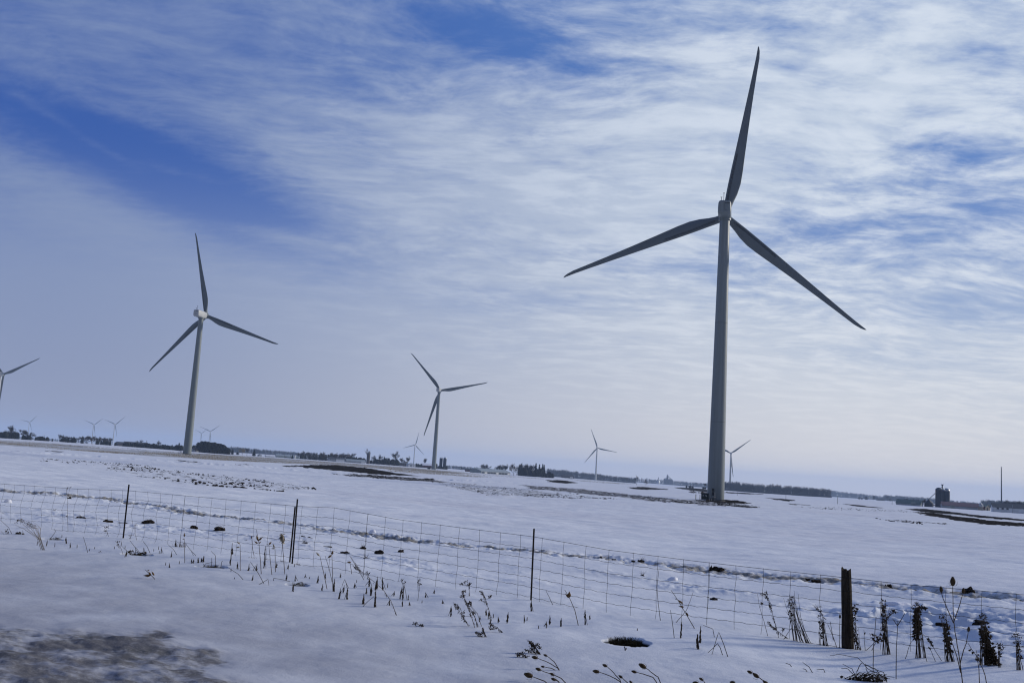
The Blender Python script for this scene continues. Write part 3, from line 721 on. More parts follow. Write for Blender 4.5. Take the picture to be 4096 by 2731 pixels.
# ------------------------------------------------------------------ wire fence
def fence_xy(px, py):
    v = ray(px, py); t = 17.1 / (v.y + 0.605 * v.x); return Vector((v.x * t, v.y * t, v.z * t + EYE))
fr = thing('wire_fence', 'long woven wire farm fence with four steel posts and one wooden post', 'fence', (0, 17.1, 0))
off = Vector((0, -17.1, 0))
TOPW = [(-160, 1922), (0, 1934), (309, 1955), (514, 1961.5), (852, 1992), (1190, 2024), (1337, 2030), (1600, 2078), (1830, 2108), (2130, 2145), (2436, 2199), (2780, 2243), (3080, 2277), (3390, 2310), (3640, 2338), (3900, 2360), (4096, 2378), (4300, 2399)]
tw_pts = [fence_xy(*p) for p in TOPW]
gap = [0, 0.192, 0.362, 0.517, 0.672, 0.827, 0.99, 1.13]
def top_z(x):
    for a, b in zip(tw_pts[:-1], tw_pts[1:]):
        if a.x <= x <= b.x: return a.z + (b.z - a.z) * (x - a.x) / (b.x - a.x)
    return (tw_pts[0] if x < tw_pts[0].x else tw_pts[-1]).z
def fpt(x, k, n0=0.0):
    y = 17.1 - 0.605 * x; z = top_z(x) - gap[k] * (1 + 0.02 * math.sin(x * 0.9))
    return Vector((x, y + n0, z))
def crop(ox, oy, s=0.34864): return lambda x, y: (ox + x * s, oy + y * s)
ca, cb, cc, cd, ce, cf_ = crop(0, 1900), crop(700, 1950), crop(1400, 2050), crop(2100, 2050), crop(2700, 2185), crop(3276, 2185)
stay_px = []
for cfun, xs in ((ca, [(50, 103), (163, 112), (278, 122), (397, 131), (515, 142), (638, 149), (760, 153), (888, 158), (1018, 164), (1146, 168), (1275, 172), (1407, 175), (1555, 186), (1693, 200), (1838, 216), (1980, 231), (2124, 248)]),
                 (cb, [(115, 103), (275, 118), (425, 133), (585, 148), (760, 161), (930, 175), (1102, 188), (1270, 203), (1460, 222), (1640, 253), (1824, 285), (2005, 315), (2210, 343)]),
                 (cc, [(205, 57), (408, 84), (608, 108), (820, 133), (1035, 158), (1260, 185), (1487, 210), (1728, 237), (1958, 259)]),
                 (cd, [(200, 289), (448, 333), (702, 377), (965, 420), (1243, 460), (1527, 500), (1820, 540), (2112, 576)]),
                 (ce, [(392, 188), (698, 225), (1012, 260), (1328, 291), (1670, 322)]),
                 (cf_, [(712, 395), (1055, 434), (1457, 470), (1870, 511), (2263, 546)])):
    for x, y in xs: stay_px.append(cfun(x, y))
sx_ = sorted([fence_xy(*p).x for p in stay_px])
sx_ = [sx_[0] - 0.33 * k for k in (3, 2, 1)] + sx_ + [sx_[-1] + 0.31 * k for k in (1, 2, 3)]
posts_x = [fence_xy(514, 1961).x, fence_xy(1186, 2024).x, fence_xy(2131, 2144).x]
wm = MB(); rnd = random.Random(3)
jit = [[rnd.uniform(-.012, .012) + (0.05 * (i < 18) * math.sin(k * 1.3 + 1) if i < 22 else 0) for k in range(8)] for i in range(len(sx_))]
for k in range(8):
    pts = []
    for i in range(len(sx_) - 1):
        x0, x1 = sx_[i] + (jit[i][k] if k else 0), sx_[i + 1] + (jit[i + 1][k] if k else 0)
        m_ = 7 if k else 3
        for j in range(m_):
            t = j / m_; x = x0 + (x1 - x0) * t; p = fpt(x, k)
            if k: p.z += 0.0075 * math.sin(t * 2 * math.pi * 2 + k) * (1 if j else 0.2)
            pts.append(p + off)
    wm.tube(pts, 0.0029 if k else 0.0036, 4, cap=False)
for i, x in enumerate(sx_):
    pts = [fpt(x + (jit[i][k] if k else 0), k) + off + Vector((0, -0.002, 0)) for k in range(8)]
    pts.append(pts[-1] + Vector((0, 0, -0.10)))
    wm.tube(pts, 0.0025, 4, cap=False)
    for k in range(8): wm.lathe([(0.002, -0.008), (0.0062, 0), (0.002, 0.008)], 5, c=pts[k], cap=False)
wm.build('wire_mesh', 'wire_steel', fr)
def tpost(top, bot, wid=0.034, lean=0.0, yo=0.03):
    a, b = fence_xy(*top) + off, fence_xy(*bot) + off
    a.x += 0; b.z -= 0.35 ; a.y += yo; b.y += yo
    ax = (a - b); M = ax.to_track_quat('Z', 'Y').to_matrix(); L = ax.length; c = (a + b) / 2
    m_ = MB(); m_.box(c + Vector((0, -0.006, 0)), (wid, 0.006, L), M); m_.box(c + Vector((0, 0.012, 0)), (0.007, 0.030, L - .01), M)
    for i in range(int(L / 0.055)):
        m_.box(b + ax * ((i + 0.5) * 0.055 / L) + Vector((0, -0.012, 0)), (0.012, 0.008, 0.018), M)
    return m_.build('steel_post', 'post_steel', fr)
tpost((514, 1937), (490, 2160)); tpost((1188.5, 1995), (1167, 2262)); tpost((1173.5, 2027), (1150, 2260), yo=0.16); tpost((2136.5, 2113), (2125, 2410))
# split wooden post with a ragged top
a, b = fence_xy(3393, 2279) + off, fence_xy(3405, 2600) + off
wp = MB(); rings = []; nk = 22
for i in range(16):
    t = i / 15; c = b.lerp(a, t); c.z -= 0.3 * (1 - t); rr = 0.079 - 0.012 * t; ring = []
    for k in range(nk):
        th = 2 * math.pi * k / nk
        g = rr * (1 + 0.10 * math.sin(k * 2.7) + 0.06 * math.sin(k * 5.1 + i * 0.25) + 0.03 * math.sin(i * 0.9 + k))
        z = 0
        if i == 15: z = 0.028 * math.sin(k * 1.9) + 0.035 * max(0, -math.cos(th + 0.5)) - 0.012 + 0.014 * math.sin(k * 4.3)
        ring.append(Vector((c.x + g * math.cos(th), c.y + 0.085 + g * math.sin(th), c.z + z)))
    rings.append(ring)
wp.loft(rings, cap=False); top = rings[-1]; cen = sum(top, Vector()) / nk - Vector((0, 0, 0.03))
for k in range(nk): wp.poly([top[k], top[(k + 1) % nk], cen])
wp.build('wooden_post', 'post_wood', fr)
# ------------------------------------------------------------------ trees (unit height prototypes, copied and scaled)
def bare_parts(seed, spread=0.33, limbs=7, first=0.22, up=0.9, subs=6, twigs=6, thick=1.0):
    rg = random.Random(seed); tr = MB(); cr_ = MB()
    lean = Vector((rg.uniform(-.03, .03), rg.uniform(-.03, .03), 0))
    hgt = 0.50
    def tp(t): return Vector((lean.x * t * 3 + 0.012 * math.sin(t * 9 + seed), lean.y * t * 3, t * hgt))
    tr.tube([tp(i / 6) for i in range(7)], [0.022 * thick, 0.018 * thick, 0.016 * thick, 0.014 * thick, 0.011 * thick, 0.008 * thick, 0.004 * thick], 6)
    def branch(p, dirv, L, r, depth):
        seg = 3 if depth < 2 else 2; pts = [p]; dd = dirv.copy()
        for i in range(seg):
            dd = (dd + Vector((rg.uniform(-.25, .25), rg.uniform(-.25, .25), rg.uniform(-.05, .22)))).normalized(); pts.append(pts[-1] + dd * L / seg)
        cr_.tube(pts, [r, max(r * 0.4, 0.0032)], 3, cap=False)
        if depth >= 3: return
        nb = (subs, twigs, 3)[depth] if depth < 2 else 3
        for k in range(nb):
            t = rg.uniform(0.3, 1.0); i = min(int(t * seg), seg - 1); q_ = pts[i].lerp(pts[i + 1], t * seg - i)
            nd = (dd + Vector((rg.uniform(-1, 1), rg.uniform(-1, 1), rg.uniform(-.35, .75))) * 0.85).normalized()
            branch(q_, nd, L * rg.uniform(0.42, 0.66), max(r * 0.5, 0.0036), depth + 1)
    for k in range(limbs):
        t = first / hgt + (1 - first / hgt) * (k + 0.5) / limbs; a = k * 2.4 + rg.uniform(-.4, .4)
        o = (1 - 0.30 * t) * spread / 0.33
        dv = Vector((math.cos(a) * o * 0.8, math.sin(a) * o * 0.8, up * (0.42 + 0.62 * t))).normalized()
        branch(tp(t), dv, (0.42 - 0.10 * t) * (0.7 + 0.3 * o), 0.010 * thick * (1 - 0.5 * t), 0)
    branch(tp(1), Vector((0, 0, 1)), 0.32, 0.004, 0)
    zmax = max(v[2] for v in cr_.v); k = 1.0 / zmax
    tr.v = [(x * k, y * k, z * k) for x, y, z in tr.v]; cr_.v = [(x * k, y * k, z * k) for x, y, z in cr_.v]
    tr.tube([(0, 0, -0.06), (0, 0, 0.03)], [0.026 * thick, 0.022 * thick], 6)
    return tr, cr_
def ever_parts(seed, kind):
    rg = random.Random(seed); tr = MB(); cr_ = MB()
    tr.tube([(0, 0, -0.06), (0, 0, 0.9)], [0.022, 0.004], 6)
    def rad(z):
        if kind == 'spruce': return 0.22 * (1 - z) ** 0.85 * (0.82 + 0.18 * math.sin(z * 42 + seed)) + 0.01
        if kind == 'cedar': return 0.27 * max(0, 1 - z) ** 0.55 * min(1, 0.6 + z * 2.2)
        if kind == 'pine': return 0.30 * math.sin(min(1, max(0.0, (z - 0.10) / 0.9)) * math.pi * 0.93 + 0.15) ** 0.8
        return 0.42 * math.sin(min(1.0, 0.12 + z * 0.9) * math.pi) ** 0.55      # round bush
    z0 = 0.14 if kind == 'pine' else 0.03
    prof = [(max(0.004, rad(z) * 0.62), z) for z in np.linspace(z0, 0.97, 10)]
    cr_.lathe(prof, 9)
    for i in range(620):
        z = z0 + (0.985 - z0) * rg.random() ** (1.25 if kind != 'pine' else 0.9); a = rg.random() * 6.283
        r_c = rad(z) * rg.uniform(0.62, 1.08); c = Vector((math.cos(a) * r_c, math.sin(a) * r_c, z))
        s_ = rg.uniform(0.018, 0.042); o = Vector((math.cos(a), math.sin(a), -0.35 if kind == 'spruce' else 0.7)).normalized()
        t = o.cross(Vector((0, 0, 1))).normalized() * s_ * rg.uniform(.5, 1)
        n_ = Vector((rg.uniform(-1, 1), rg.uniform(-1, 1), rg.uniform(-1, 1))) * s_ * 0.5
        cr_.poly([c - t - o * s_ + n_, c + t - o * s_ - n_, c + o * s_ * 1.5])
    return tr, cr_
PROTO = {}
def proto(kind, idx):
    key = (kind, idx)
    if key in PROTO: return PROTO[key]
    sd = 11 + 7 * idx + sum(map(ord, kind)) % 50
    if kind == 'bare': tr, c = bare_parts(sd); mt, nm = 'twig', 'bare_tree'
    elif kind == 'tall': tr, c = bare_parts(sd, spread=0.26, limbs=8, first=0.3, up=1.1); mt, nm = 'twig', 'bare_tree'
    elif kind == 'open': tr, c = bare_parts(sd, spread=0.30, limbs=6, first=0.32, up=0.8, subs=4, twigs=4); mt, nm = 'twig', 'bare_tree'
    elif kind == 'shrub': tr, c = bare_parts(sd, spread=0.6, limbs=9, first=0.04, up=0.8, subs=5, twigs=5, thick=0.8); mt, nm = 'twig', 'bare_shrub'
    elif kind == 'russet': tr, c = bare_parts(sd, spread=0.42, limbs=8, first=0.12, up=0.8, subs=6, twigs=7); mt, nm = 'twig_russet', 'russet_tree'
    elif kind == 'willow': tr, c = bare_parts(sd, spread=0.5, limbs=8, first=0.15, up=0.7, subs=6, twigs=7); mt, nm = 'twig_willow', 'willow_tree'
    elif kind == 'spruce': tr, c = ever_parts(sd, kind); mt, nm = 'needles', 'spruce_tree'
    elif kind == 'pine': tr, c = ever_parts(sd, kind); mt, nm = 'needles', 'pine_tree'
    elif kind == 'cedar': tr, c = ever_parts(sd, kind); mt, nm = 'needles_cedar', 'cedar_tree'
    else: tr, c = ever_parts(sd, 'bush'); mt, nm = 'needles_cedar', 'evergreen_bush'
    meshes = []
    for m_, nm2, mt2 in ((tr, 'trunk', 'bark'), (c, 'crown', mt)):
        o = m_.build(nm2, mt2); meshes.append(o.data); bpy.data.objects.remove(o)
    PROTO[key] = (nm, meshes, c); return PROTO[key]
CAT = {'bare_tree': 'tree', 'bare_shrub': 'shrub', 'russet_tree': 'tree', 'willow_tree': 'tree', 'spruce_tree': 'tree', 'pine_tree': 'tree', 'cedar_tree': 'tree', 'evergreen_bush': 'bush'}
trnd = random.Random(21)
def tree(kind, px, pyb, pyt, D, label, group=None, wide=1.0, idx=None):
    idx = trnd.randrange(4) if idx is None else idx
    nm, (mtr, mcr), _ = proto(kind, idx)
    p = stand(px, pyb, D); h = max(0.6, at(px, pyt, D).z - p.z)
    root = thing(nm, label, CAT[nm], p, trnd.uniform(0, 6.28), group); root.scale = (h * wide, h * wide, h)
    for me_, nm2 in ((mtr, 'trunk'), (mcr, 'crown')):
        o = bpy.data.objects.new(nm2, me_); COL.objects.link(o); o.parent = root
    return root
def cluster(kinds, a, b, h0, h1, cnt, D, dD, label, group, wide=1.0):
    """cnt trees between photo points a and b (their feet), h0..h1 photo pixels tall"""
    for i in range(cnt):
        t = (i + trnd.uniform(0.15, 0.85)) / cnt; kind = kinds[i % len(kinds)]
        Dk = D + trnd.uniform(-dD, dD); pb = a[1] + (b[1] - a[1]) * t; hh = trnd.uniform(h0, h1)
        tree(kind, a[0] + (b[0] - a[0]) * t, pb, pb - hh * D / Dk, Dk, label, group, wide * trnd.uniform(0.9, 1.15))
k1 = crop(0, 1400); k2 = crop(700, 1600); k3 = crop(1400, 1600); k4 = crop(2100, 1650); k5 = crop(2700, 1700); k6 = crop(3400, 1750, 0.29592)
# --- far left
tree('tall', *k1(120, 1003), k1(0, 855)[1], 1120, 'tall lone bare tree above the cedars at the picture edge', idx=1)
cluster(['bush', 'cedar', 'bush'], k1(-10, 995), k1(205, 1010), 16, 26, 8, 1130, 40, 'dark evergreen bush in the row under the tall lone bare tree', 'evergreen bushes at the far edge of the fields', 1.5)
cluster(['shrub'], k1(40, 985), k1(180, 1000), 24, 34, 3, 1160, 30, 'bare shrub among the evergreen bushes under the tall lone tree', 'bare shrubs under the lone tree')
tree('spruce', *k1(190, 1008), k1(0, 938)[1], 1120, 'small pointed spruce beside the tall lone bare tree', wide=1.2)
for i, (x, t_) in enumerate(((262, 908), (310, 915), (362, 935))):
    tree('bare', *k1(x, 1022), k1(0, t_)[1], 1110 + 20 * i, ('big round bare tree behind the cedars, tallest of its trio', 'middle tree of the round bare trio behind the cedars', 'lowest, outer tree of the round bare trio')[i], 'round bare trees behind the cedars', 1.5, idx=i)
cluster(['cedar', 'bush'], k1(245, 1022), k1(345, 1026), 16, 20, 4, 1080, 15, 'dark cedar in front of the round bare trio of trees', 'cedars before the round bare trees', 1.5)
cluster(['cedar', 'bush'], k1(400, 1033), k1(570, 1040), 12, 18, 7, 1090, 25, 'dark cedar in the short row beside the snowy gap', 'cedars by the snowy gap', 1.5)
tree('cedar', *k1(600, 1036), k1(0, 1014)[1], 1150, 'tiny lone cedar standing in the snowy gap', wide=1.5)
cluster(['bare', 'tall'], k1(670, 1045), k1(940, 1058), 22, 30, 8, 1200, 40, 'bare tree in the thicket before the paired far turbines, short end', 'bare thicket before the paired far turbines', 1.25)
cluster(['bare', 'russet', 'tall'], k1(945, 1058), k1(1285, 1088), 24, 32, 12, 1200, 40, 'russet-grey tree in the thicket under the paired far turbines', 'russet thicket under the paired far turbines', 1.3)
cluster(['bush', 'cedar'], k1(690, 1048), k1(870, 1062), 13, 19, 7, 1120, 20, 'dark cedar along the front of the bare thicket', 'cedars along the thicket', 1.6)
tree('bush', *k1(938, 1070), k1(0, 1017)[1], 1090, 'big round dark bush alone before the thicket middle', wide=1.0)
cluster(['bush', 'cedar'], k1(1110, 1088), k1(1280, 1102), 17, 22, 6, 1090, 20, 'dark evergreen at the low end of the russet thicket', 'evergreens at the end of the russet thicket', 1.5)
tree('bush', *k1(1318, 1106), k1(0, 1055)[1], 1070, 'round dark cedar beside the foot of a far turbine, next to the long roof', wide=0.85)
tree('bare', *k1(1605, 1055), k1(0, 1022)[1], 1300, 'low bare tree peeping over the long farm roofs', wide=1.7)
tree('bare', *k1(1815, 1072), k1(0, 1034)[1], 1300, 'small round bare tree behind the low cedar hedge')
for i in range(26):
    t = (i + 0.5) / 26; x = 1400 + t * 690; yb = 1102 + t * 42
    tree('bush' if i % 3 else 'cedar', *k1(x, yb), k1(0, yb - trnd.uniform(36, 56))[1], 1090 + trnd.uniform(-8, 8), 'dark cedar of the long low windbreak hedge beside the large tower', 'cedars of the long windbreak hedge', 1.5)
tree('spruce', *k1(2052, 1120), k1(0, 1062)[1], 1110, 'pointed dark evergreen behind the small metal bin', wide=1.6)
# --- behind the large tower, the pine grove
cluster(['cedar', 'bush'], k2(185, 575), k2(225, 585), 16, 26, 2, 1110, 10, 'dark evergreen between the large tower and the domed bin', 'evergreens by the domed bin', 1.2)
grove = [(262, 480), (300, 462), (338, 466), (372, 470), (408, 470), (444, 478), (478, 486), (512, 494), (545, 506), (575, 528), (598, 556)]
for i, (x, t_) in enumerate(grove):
    yb = 592 + (x - 262) * 0.035
    for j in range(2):
        tree('pine', *k2(x + j * 14, yb), k2(0, t_ + trnd.uniform(-3, 12) + j * 10)[1], 1060 + 14 * j + trnd.uniform(-5, 5), 'dark pine of the dense rounded grove beside the large tower', 'pines of the dense dark grove', 1.25)
for x in range(285, 620, 30):
    tree('bush', *k2(x, 596 + (x - 262) * 0.02), k2(0, 545)[1], 1045, 'low dark evergreen skirting the foot of the dense pine grove', 'evergreens skirting the pine grove', 1.1)
cluster(['shrub'], k2(205, 583), k2(255, 587), 16, 20, 3, 1050, 6, 'rounded bare bush at the pine grove edge', 'bushes at the grove edge', 1.2)
tree('cedar', *k2(658, 615), k2(0, 560)[1], 1150, 'lone conical dark cedar next to the pine grove', wide=1.25)
tree('willow', *k2(770, 612), k2(0, 543)[1], 1350, 'yellowish spreading willow beyond the lone cedar', wide=1.5)
tree('tall', *k2(826, 612), k2(0, 546)[1], 1350, 'slim bare tree next to the yellowish willow', wide=1.1)
tree('bush', *k2(718, 612), k2(0, 596)[1], 1300, 'low flat dark bush beneath the willow', wide=1.8)
tree('cedar', *k2(905, 632), k2(0, 575)[1], 1200, 'conical cedar by the tiny white shed', wide=1.4); tree('spruce', *k2(905, 632), k2(0, 560)[1], 1205, 'thin spire rising from the conical cedar by the tiny white shed')
tree('shrub', *k2(1270, 672), k2(0, 646)[1], 1180, 'low bare shrub in the snow before the long low barn', wide=1.4)
tree('cedar', *k2(1345, 668), k2(0, 627)[1], 1250, 'small round cedar at the end of the long low barn', wide=1.3)
cluster(['bare', 'tall', 'bare'], k2(1390, 662), k2(1630, 676), 22, 32, 9, 1330, 40, 'bare tree of the dense belt between the low barn and the white shed', 'bare belt beside the white shed', 1.2)
cluster(['bare', 'tall', 'russet'], k2(1630, 676), k2(1985, 690), 22, 32, 12, 1350, 40, 'bare tree of the belt right behind the white panelled shed', 'bare belt behind the white shed', 1.25)
cluster(['bush', 'cedar'], k2(1450, 664), k2(1980, 690), 14, 20, 14, 1330, 20, 'dark underbrush cedar in the belt by the white panelled shed', 'dark underbrush of the bare belt', 1.5)
tree('bare', *k2(2035, 690), k2(0, 604)[1], 1330, 'round bare tree over the low snowy shed', wide=1.1)
cluster(['bush', 'cedar'], k2(1990, 688), k2(2180, 705), 12, 17, 7, 1330, 15, 'dark hedge evergreen behind the low snowy shed', 'hedge behind the low snowy shed', 1.7)
tree('open', *k2(2200, 728), k2(0, 543)[1], 1270, 'tall fan-shaped bare tree growing over the old round silo', wide=0.75, idx=2)
# --- around the gambrel shed, dark barn, twin silos
for i, (x, t_, w_) in enumerate(((275, 630, 1.1), (335, 618, 0.9), (395, 640, 1.0), (425, 655, 1.0))):
    tree('bare', *k3(x, 742), k3(0, t_)[1], 1320 + 8 * i, 'bare tree in the row between the old silo and the big round crown', 'bare trees right of the old silo', w_)
tree('bare', *k3(518, 748), k3(0, 577)[1], 1310, 'big round-crowned bare tree above the evergreen clump', wide=0.95, idx=3)
cluster(['bush', 'cedar', 'pine'], k3(235, 735), k3(560, 752), 17, 30, 16, 1290, 20, 'dark evergreen in the clump below the big round bare crown', 'evergreens below the big round crown', 1.4)
tree('tall', *k3(590, 722), k3(0, 657)[1], 1380, 'ragged bare tree leaning over the dark barn roof', wide=1.2); tree('bare', *k3(628, 722), k3(0, 682)[1], 1390, 'low bare crown between dark barn roof and white shed', wide=1.5)
tree('tall', *k3(665, 745), k3(0, 638)[1], 1370, 'taller bare tree directly behind the white gambrel shed', wide=1.0)
tree('tall', *k3(858, 735), k3(0, 655)[1], 1420, 'thin wind-bent bare tree standing over the dark red barn', wide=0.9)
cluster(['bush', 'cedar'], k3(755, 768), k3(830, 772), 12, 16, 4, 1380, 10, 'dark bush between the far white turbine and the dark red barn', 'bushes by the dark red barn', 1.6)
tree('cedar', *k3(992, 778), k3(0, 727)[1], 1400, 'dark cedar squeezed between the middle tower and the twin silos', wide=1.6)
cluster(['bush', 'cedar'], k3(1015, 785), k3(1118, 792), 8, 13, 5, 1400, 8, 'dark bush round the foot of the twin silos', 'bushes at the twin silos', 2.0)
# --- livestock barn and spruce clump
tree('shrub', *k3(1285, 808), k3(0, 768)[1], 1400, 'small round bare shrub before the red shed')
cluster(['bare'], k3(1500, 790), k3(1595, 795), 20, 25, 3, 1400, 20, 'round bare tree rising behind the long livestock barn roof', 'round trees behind the livestock barn', 1.3)
cluster(['bare', 'tall', 'bare'], k3(1665, 815), k3(1800, 835), 26, 38, 5, 1280, 25, 'bare tree at the low end of the livestock barn', 'bare trees at the barn end', 1.1)
tree('russet', *k3(1875, 852), k3(0, 718)[1], 1230, 'big rounded russet tree before the livestock barn end', wide=1.0)
cluster(['bare', 'tall'], k3(1910, 850), k3(2110, 860), 40, 50, 7, 1270, 20, 'grey bare tree between the russet tree and the tall spruces', 'bare trees by the spruces', 0.9)
for i, (x, t_) in enumerate(((2128, 718), (2168, 732), (2205, 728), (2222, 738))):
    tree('spruce', *k3(x, 870), k3(0, t_)[1], 1240 + 6 * i, ('tallest pointed spruce of the dark clump, next to bare trees', 'thinner second spruce of the dark clump', 'third spruce of the dark clump, near its outer side', 'outermost tall spruce of the dark clump')[i], 'tall spruces of the dark clump', 0.95)
cluster(['bush', 'cedar', 'pine'], k3(1945, 858), k3(2240, 880), 22, 36, 14, 1225, 15, 'dark evergreen in the mass under the tall spruces', 'evergreens under the tall spruces', 1.2)
cluster(['bush', 'cedar'], k3(2240, 880), k3(2325, 886), 13, 24, 5, 1220, 8, 'low dark cedar tapering off beyond the tall spruces', 'cedars tapering off the spruce clump', 1.3)
# --- centre right
tree('open', *k4(1280, 826), k4(0, 714)[1], 1180, 'lone bare tree with bent trunk and one-sided dark crown', wide=0.85, idx=0)
tree('shrub', *k4(1385, 832), k4(0, 760)[1], 1200, 'low wide bare tree beside the lone bent tree', wide=0.8)
tree('tall', *k4(1165, 800), k4(0, 733)[1], 2300, 'bare tree sticking up from the end of the long dark wood', wide=1.0)
for i, (x, t_) in enumerate(((1853, 833), (1925, 840))):
    tree('bush', *k4(x, 866), k4(0, t_)[1], 1500, ('round dark evergreen on the near side of the little dark hut', 'slimmer dark evergreen on the far side of the little dark hut')[i], 'evergreens flanking the little hut', 1.2)
cluster(['bush'], k4(2040, 880), k4(2075, 883), 9, 12, 3, 1450, 6, 'dark bush close to the near tower, under a bare tree', 'bushes by the near tower', 1.5)
tree('tall', *k4(2067, 880), k4(0, 802)[1], 1500, 'bare tree over dark bushes, close beside the near tower', wide=1.2)
cluster(['shrub'], k4(1895, 918), k4(1945, 918), 8, 10, 3, 500, 8, 'thin tan weed clump in the snow near the hay bale', 'weed clumps by the hay bale', 2.0)
cluster(['shrub'], k4(2000, 920), k4(2085, 925), 5, 8, 3, 480, 8, 'low tan scrub around the hay bale', 'low scrub round the hay bale', 2.5)
# --- right farm
cluster(['shrub'], k6(640, 900), k6(690, 905), 14, 20, 3, 900, 8, 'bare shrub at the end of the green roofed barn', 'shrubs at the green roofed barn end', 1.2)
cluster(['shrub', 'bare'], k6(740, 870), k6(930, 885), 12, 18, 7, 960, 15, 'bare shrub showing over the green barn roof', 'shrubs behind the green roofed barn', 1.4)
cluster(['bare'], k6(985, 920), k6(1030, 928), 26, 30, 2, 930, 8, 'bare tree behind the grain bin, on the barn side', 'bare trees behind the grain bin', 1.0)
cluster(['shrub'], k6(1120, 935), k6(1152, 938), 12, 22, 2, 900, 5, 'small bare shrub between the grain bin and the twin dark silos', 'shrubs by the dark silos', 0.9)
cluster(['shrub', 'bare'], k6(2060, 915), k6(2350, 935), 16, 26, 9, 880, 12, 'bare shrub behind the long white barn with windows', 'shrubs behind the long white barn', 1.2)
tree('open', *k6(2140, 915), k6(0, 832)[1], 890, 'spiky bare tree over the long white barn roof', wide=0.8)
tree('cedar', *k6(1858, 985), k6(0, 945)[1], 860, 'tiny dark cedar at the green gable, between barns', wide=1.0)
for i, (x, yb, t_, kd, lb) in enumerate(((220, 835, 790, 'bush', 'pale round tree beside the hazy low hedge'), (325, 842, 783, 'pine', 'pale broad tree standing alone in the haze'), (540, 860, 820, 'bush', 'pale round bush beyond the hazy grey shed'), (507, 850, 776, 'tall', 'faint bare tree behind the hazy grey shed'), (125, 828, 800, 'bush', 'pale bush at the end of the hazy low hedge'), (160, 830, 808, 'bush', 'pale flat bush in the middle of the hazy low hedge'))):
    tree(kd, *k6(x, yb), k6(0, t_)[1], 2600, lb, 'hazy trees beyond the right fields', 1.3 if kd == 'pine' else 1.5)

# --- far woods that read as one mass
def wood(name, label, a, b, h0, h1, D, cnt, depth, kinds=('tall', 'bare'), mt='wood_mass', cell=9):
    protos = [proto(k, i) for k in kinds for i in range(2)]
    vs, fs = [], []; base_i = 0
    rg = random.Random(int(D) + cnt)
    low = []
    for p in protos:
        m_ = p[2]; V = np.array(m_.v); Fc = m_.f
        low.append((V, Fc))
    for i in range(cnt):
        t = rg.random(); px = a[0] + (b[0] - a[0]) * t; py = a[1] + (b[1] - a[1]) * t
        Dk = D + rg.random() ** 1.3 * depth; p = stand(px, py, Dk)
        hh = (h0 + (h1 - h0) * t) * rg.uniform(0.55, 1.08) * D / F * (1 if rg.random() < 0.9 else 1.08)
        V, Fc = low[rg.randrange(len(low))]; an = rg.random() * 6.28; c, s_ = math.cos(an), math.sin(an)
        keep = range(len(Fc)); wd = hh * rg.uniform(0.75, 1.0)
        W = np.stack([(V[:, 0] * c - V[:, 1] * s_) * wd + p.x, (V[:, 0] * s_ + V[:, 1] * c) * wd + p.y, V[:, 2] * hh + p.z], 1)
        vs.append(W); fs.append((Fc, base_i)); base_i += len(W)
        # trunk
        r_ = 0.012 * hh; tv = np.array([(p.x + r_ * math.cos(q_), p.y + r_ * math.sin(q_), p.z + z) for z in (-1.5, hh * 0.62) for q_ in (0, 2.1, 4.2)])
        vs.append(tv); fs.append(([(0, 1, 4, 3), (1, 2, 5, 4), (2, 0, 3, 5)], base_i)); base_i += 6
        # brush at the foot
        br = []
        for q_ in range(10):
            an2 = rg.random() * 6.28; rr = rg.uniform(0.5, hh * 0.22); x_, y_ = p.x + rr * math.cos(an2), p.y + rr * math.sin(an2); z_ = hh * rg.uniform(0.12, 0.42)
            br += [(x_ - hh * .05, y_, p.z - 1), (x_ + hh * .05, y_ + .3, p.z - 1), (x_ + rg.uniform(-.5, .5), y_, p.z + z_)]
        vs.append(np.array(br)); fs.append(([(3 * q_, 3 * q_ + 1, 3 * q_ + 2) for q_ in range(10)], base_i)); base_i += 30
    V = np.concatenate(vs).astype(np.float32)
    lf = []; ln = []
    for Fc, o in fs:
        for f in Fc: lf.extend([k + o for k in f]); ln.append(len(f))
    me_ = bpy.data.meshes.new(name); me_.vertices.add(len(V)); me_.vertices.foreach_set('co', V.ravel())
    me_.loops.add(len(lf)); me_.loops.foreach_set('vertex_index', np.array(lf, np.int32)); ln = np.array(ln, np.int32)
    me_.polygons.add(len(ln)); me_.polygons.foreach_set('loop_start', (np.cumsum(ln) - ln).astype(np.int32)); me_.polygons.foreach_set('loop_total', ln)
    me_.update(calc_edges=True); me_.materials.append(MATS[mt])
    o = bpy.data.objects.new(name, me_); COL.objects.link(o); tag(o, label, 'wood', None, 'stuff'); return o
# light prototypes for the masses
def light(kind, sd):
    tr, c = bare_parts(sd, spread=0.3, limbs=6, first=0.2, up=1.1, subs=3, twigs=4, thick=1.4)
    return c
for kd in ('wlow',):
    for i in range(4): PROTO[(kd, i)] = ('bare_tree', None, light(kd, 301 + i))
    PROTO[('wlow2', 0)] = PROTO[(kd, 2)]; PROTO[('wlow2', 1)] = PROTO[(kd, 3)]
WK = ('wlow', 'wlow2')
wood('bare_woodlot', 'broad grey bare woodlot on the right of the near tower', (2895, 1962), (3322, 1989), 40, 33, 1950, 627, 120, WK)
wood('dark_wood', 'long dark wood sloping away behind the small turbine', k4(245, 752), k4(1262, 815), 32, 20, 2650, 570, 150, WK)
wood('hazy_wood', 'blue hazy wood behind the lone conical cedar and low barn', k2(600, 608), k2(1420, 664), 22, 17, 2750, 456, 150, WK)
wood('hazy_wood', 'hazy bare wood between twin silos and livestock barn', k3(1090, 785), k3(1720, 825), 14, 14, 2750, 323, 150, WK)
wood('pale_wood', 'pale distant wood under the grain elevators', k4(1190, 812), k4(2110, 868), 18, 18, 4300, 361, 300, WK)
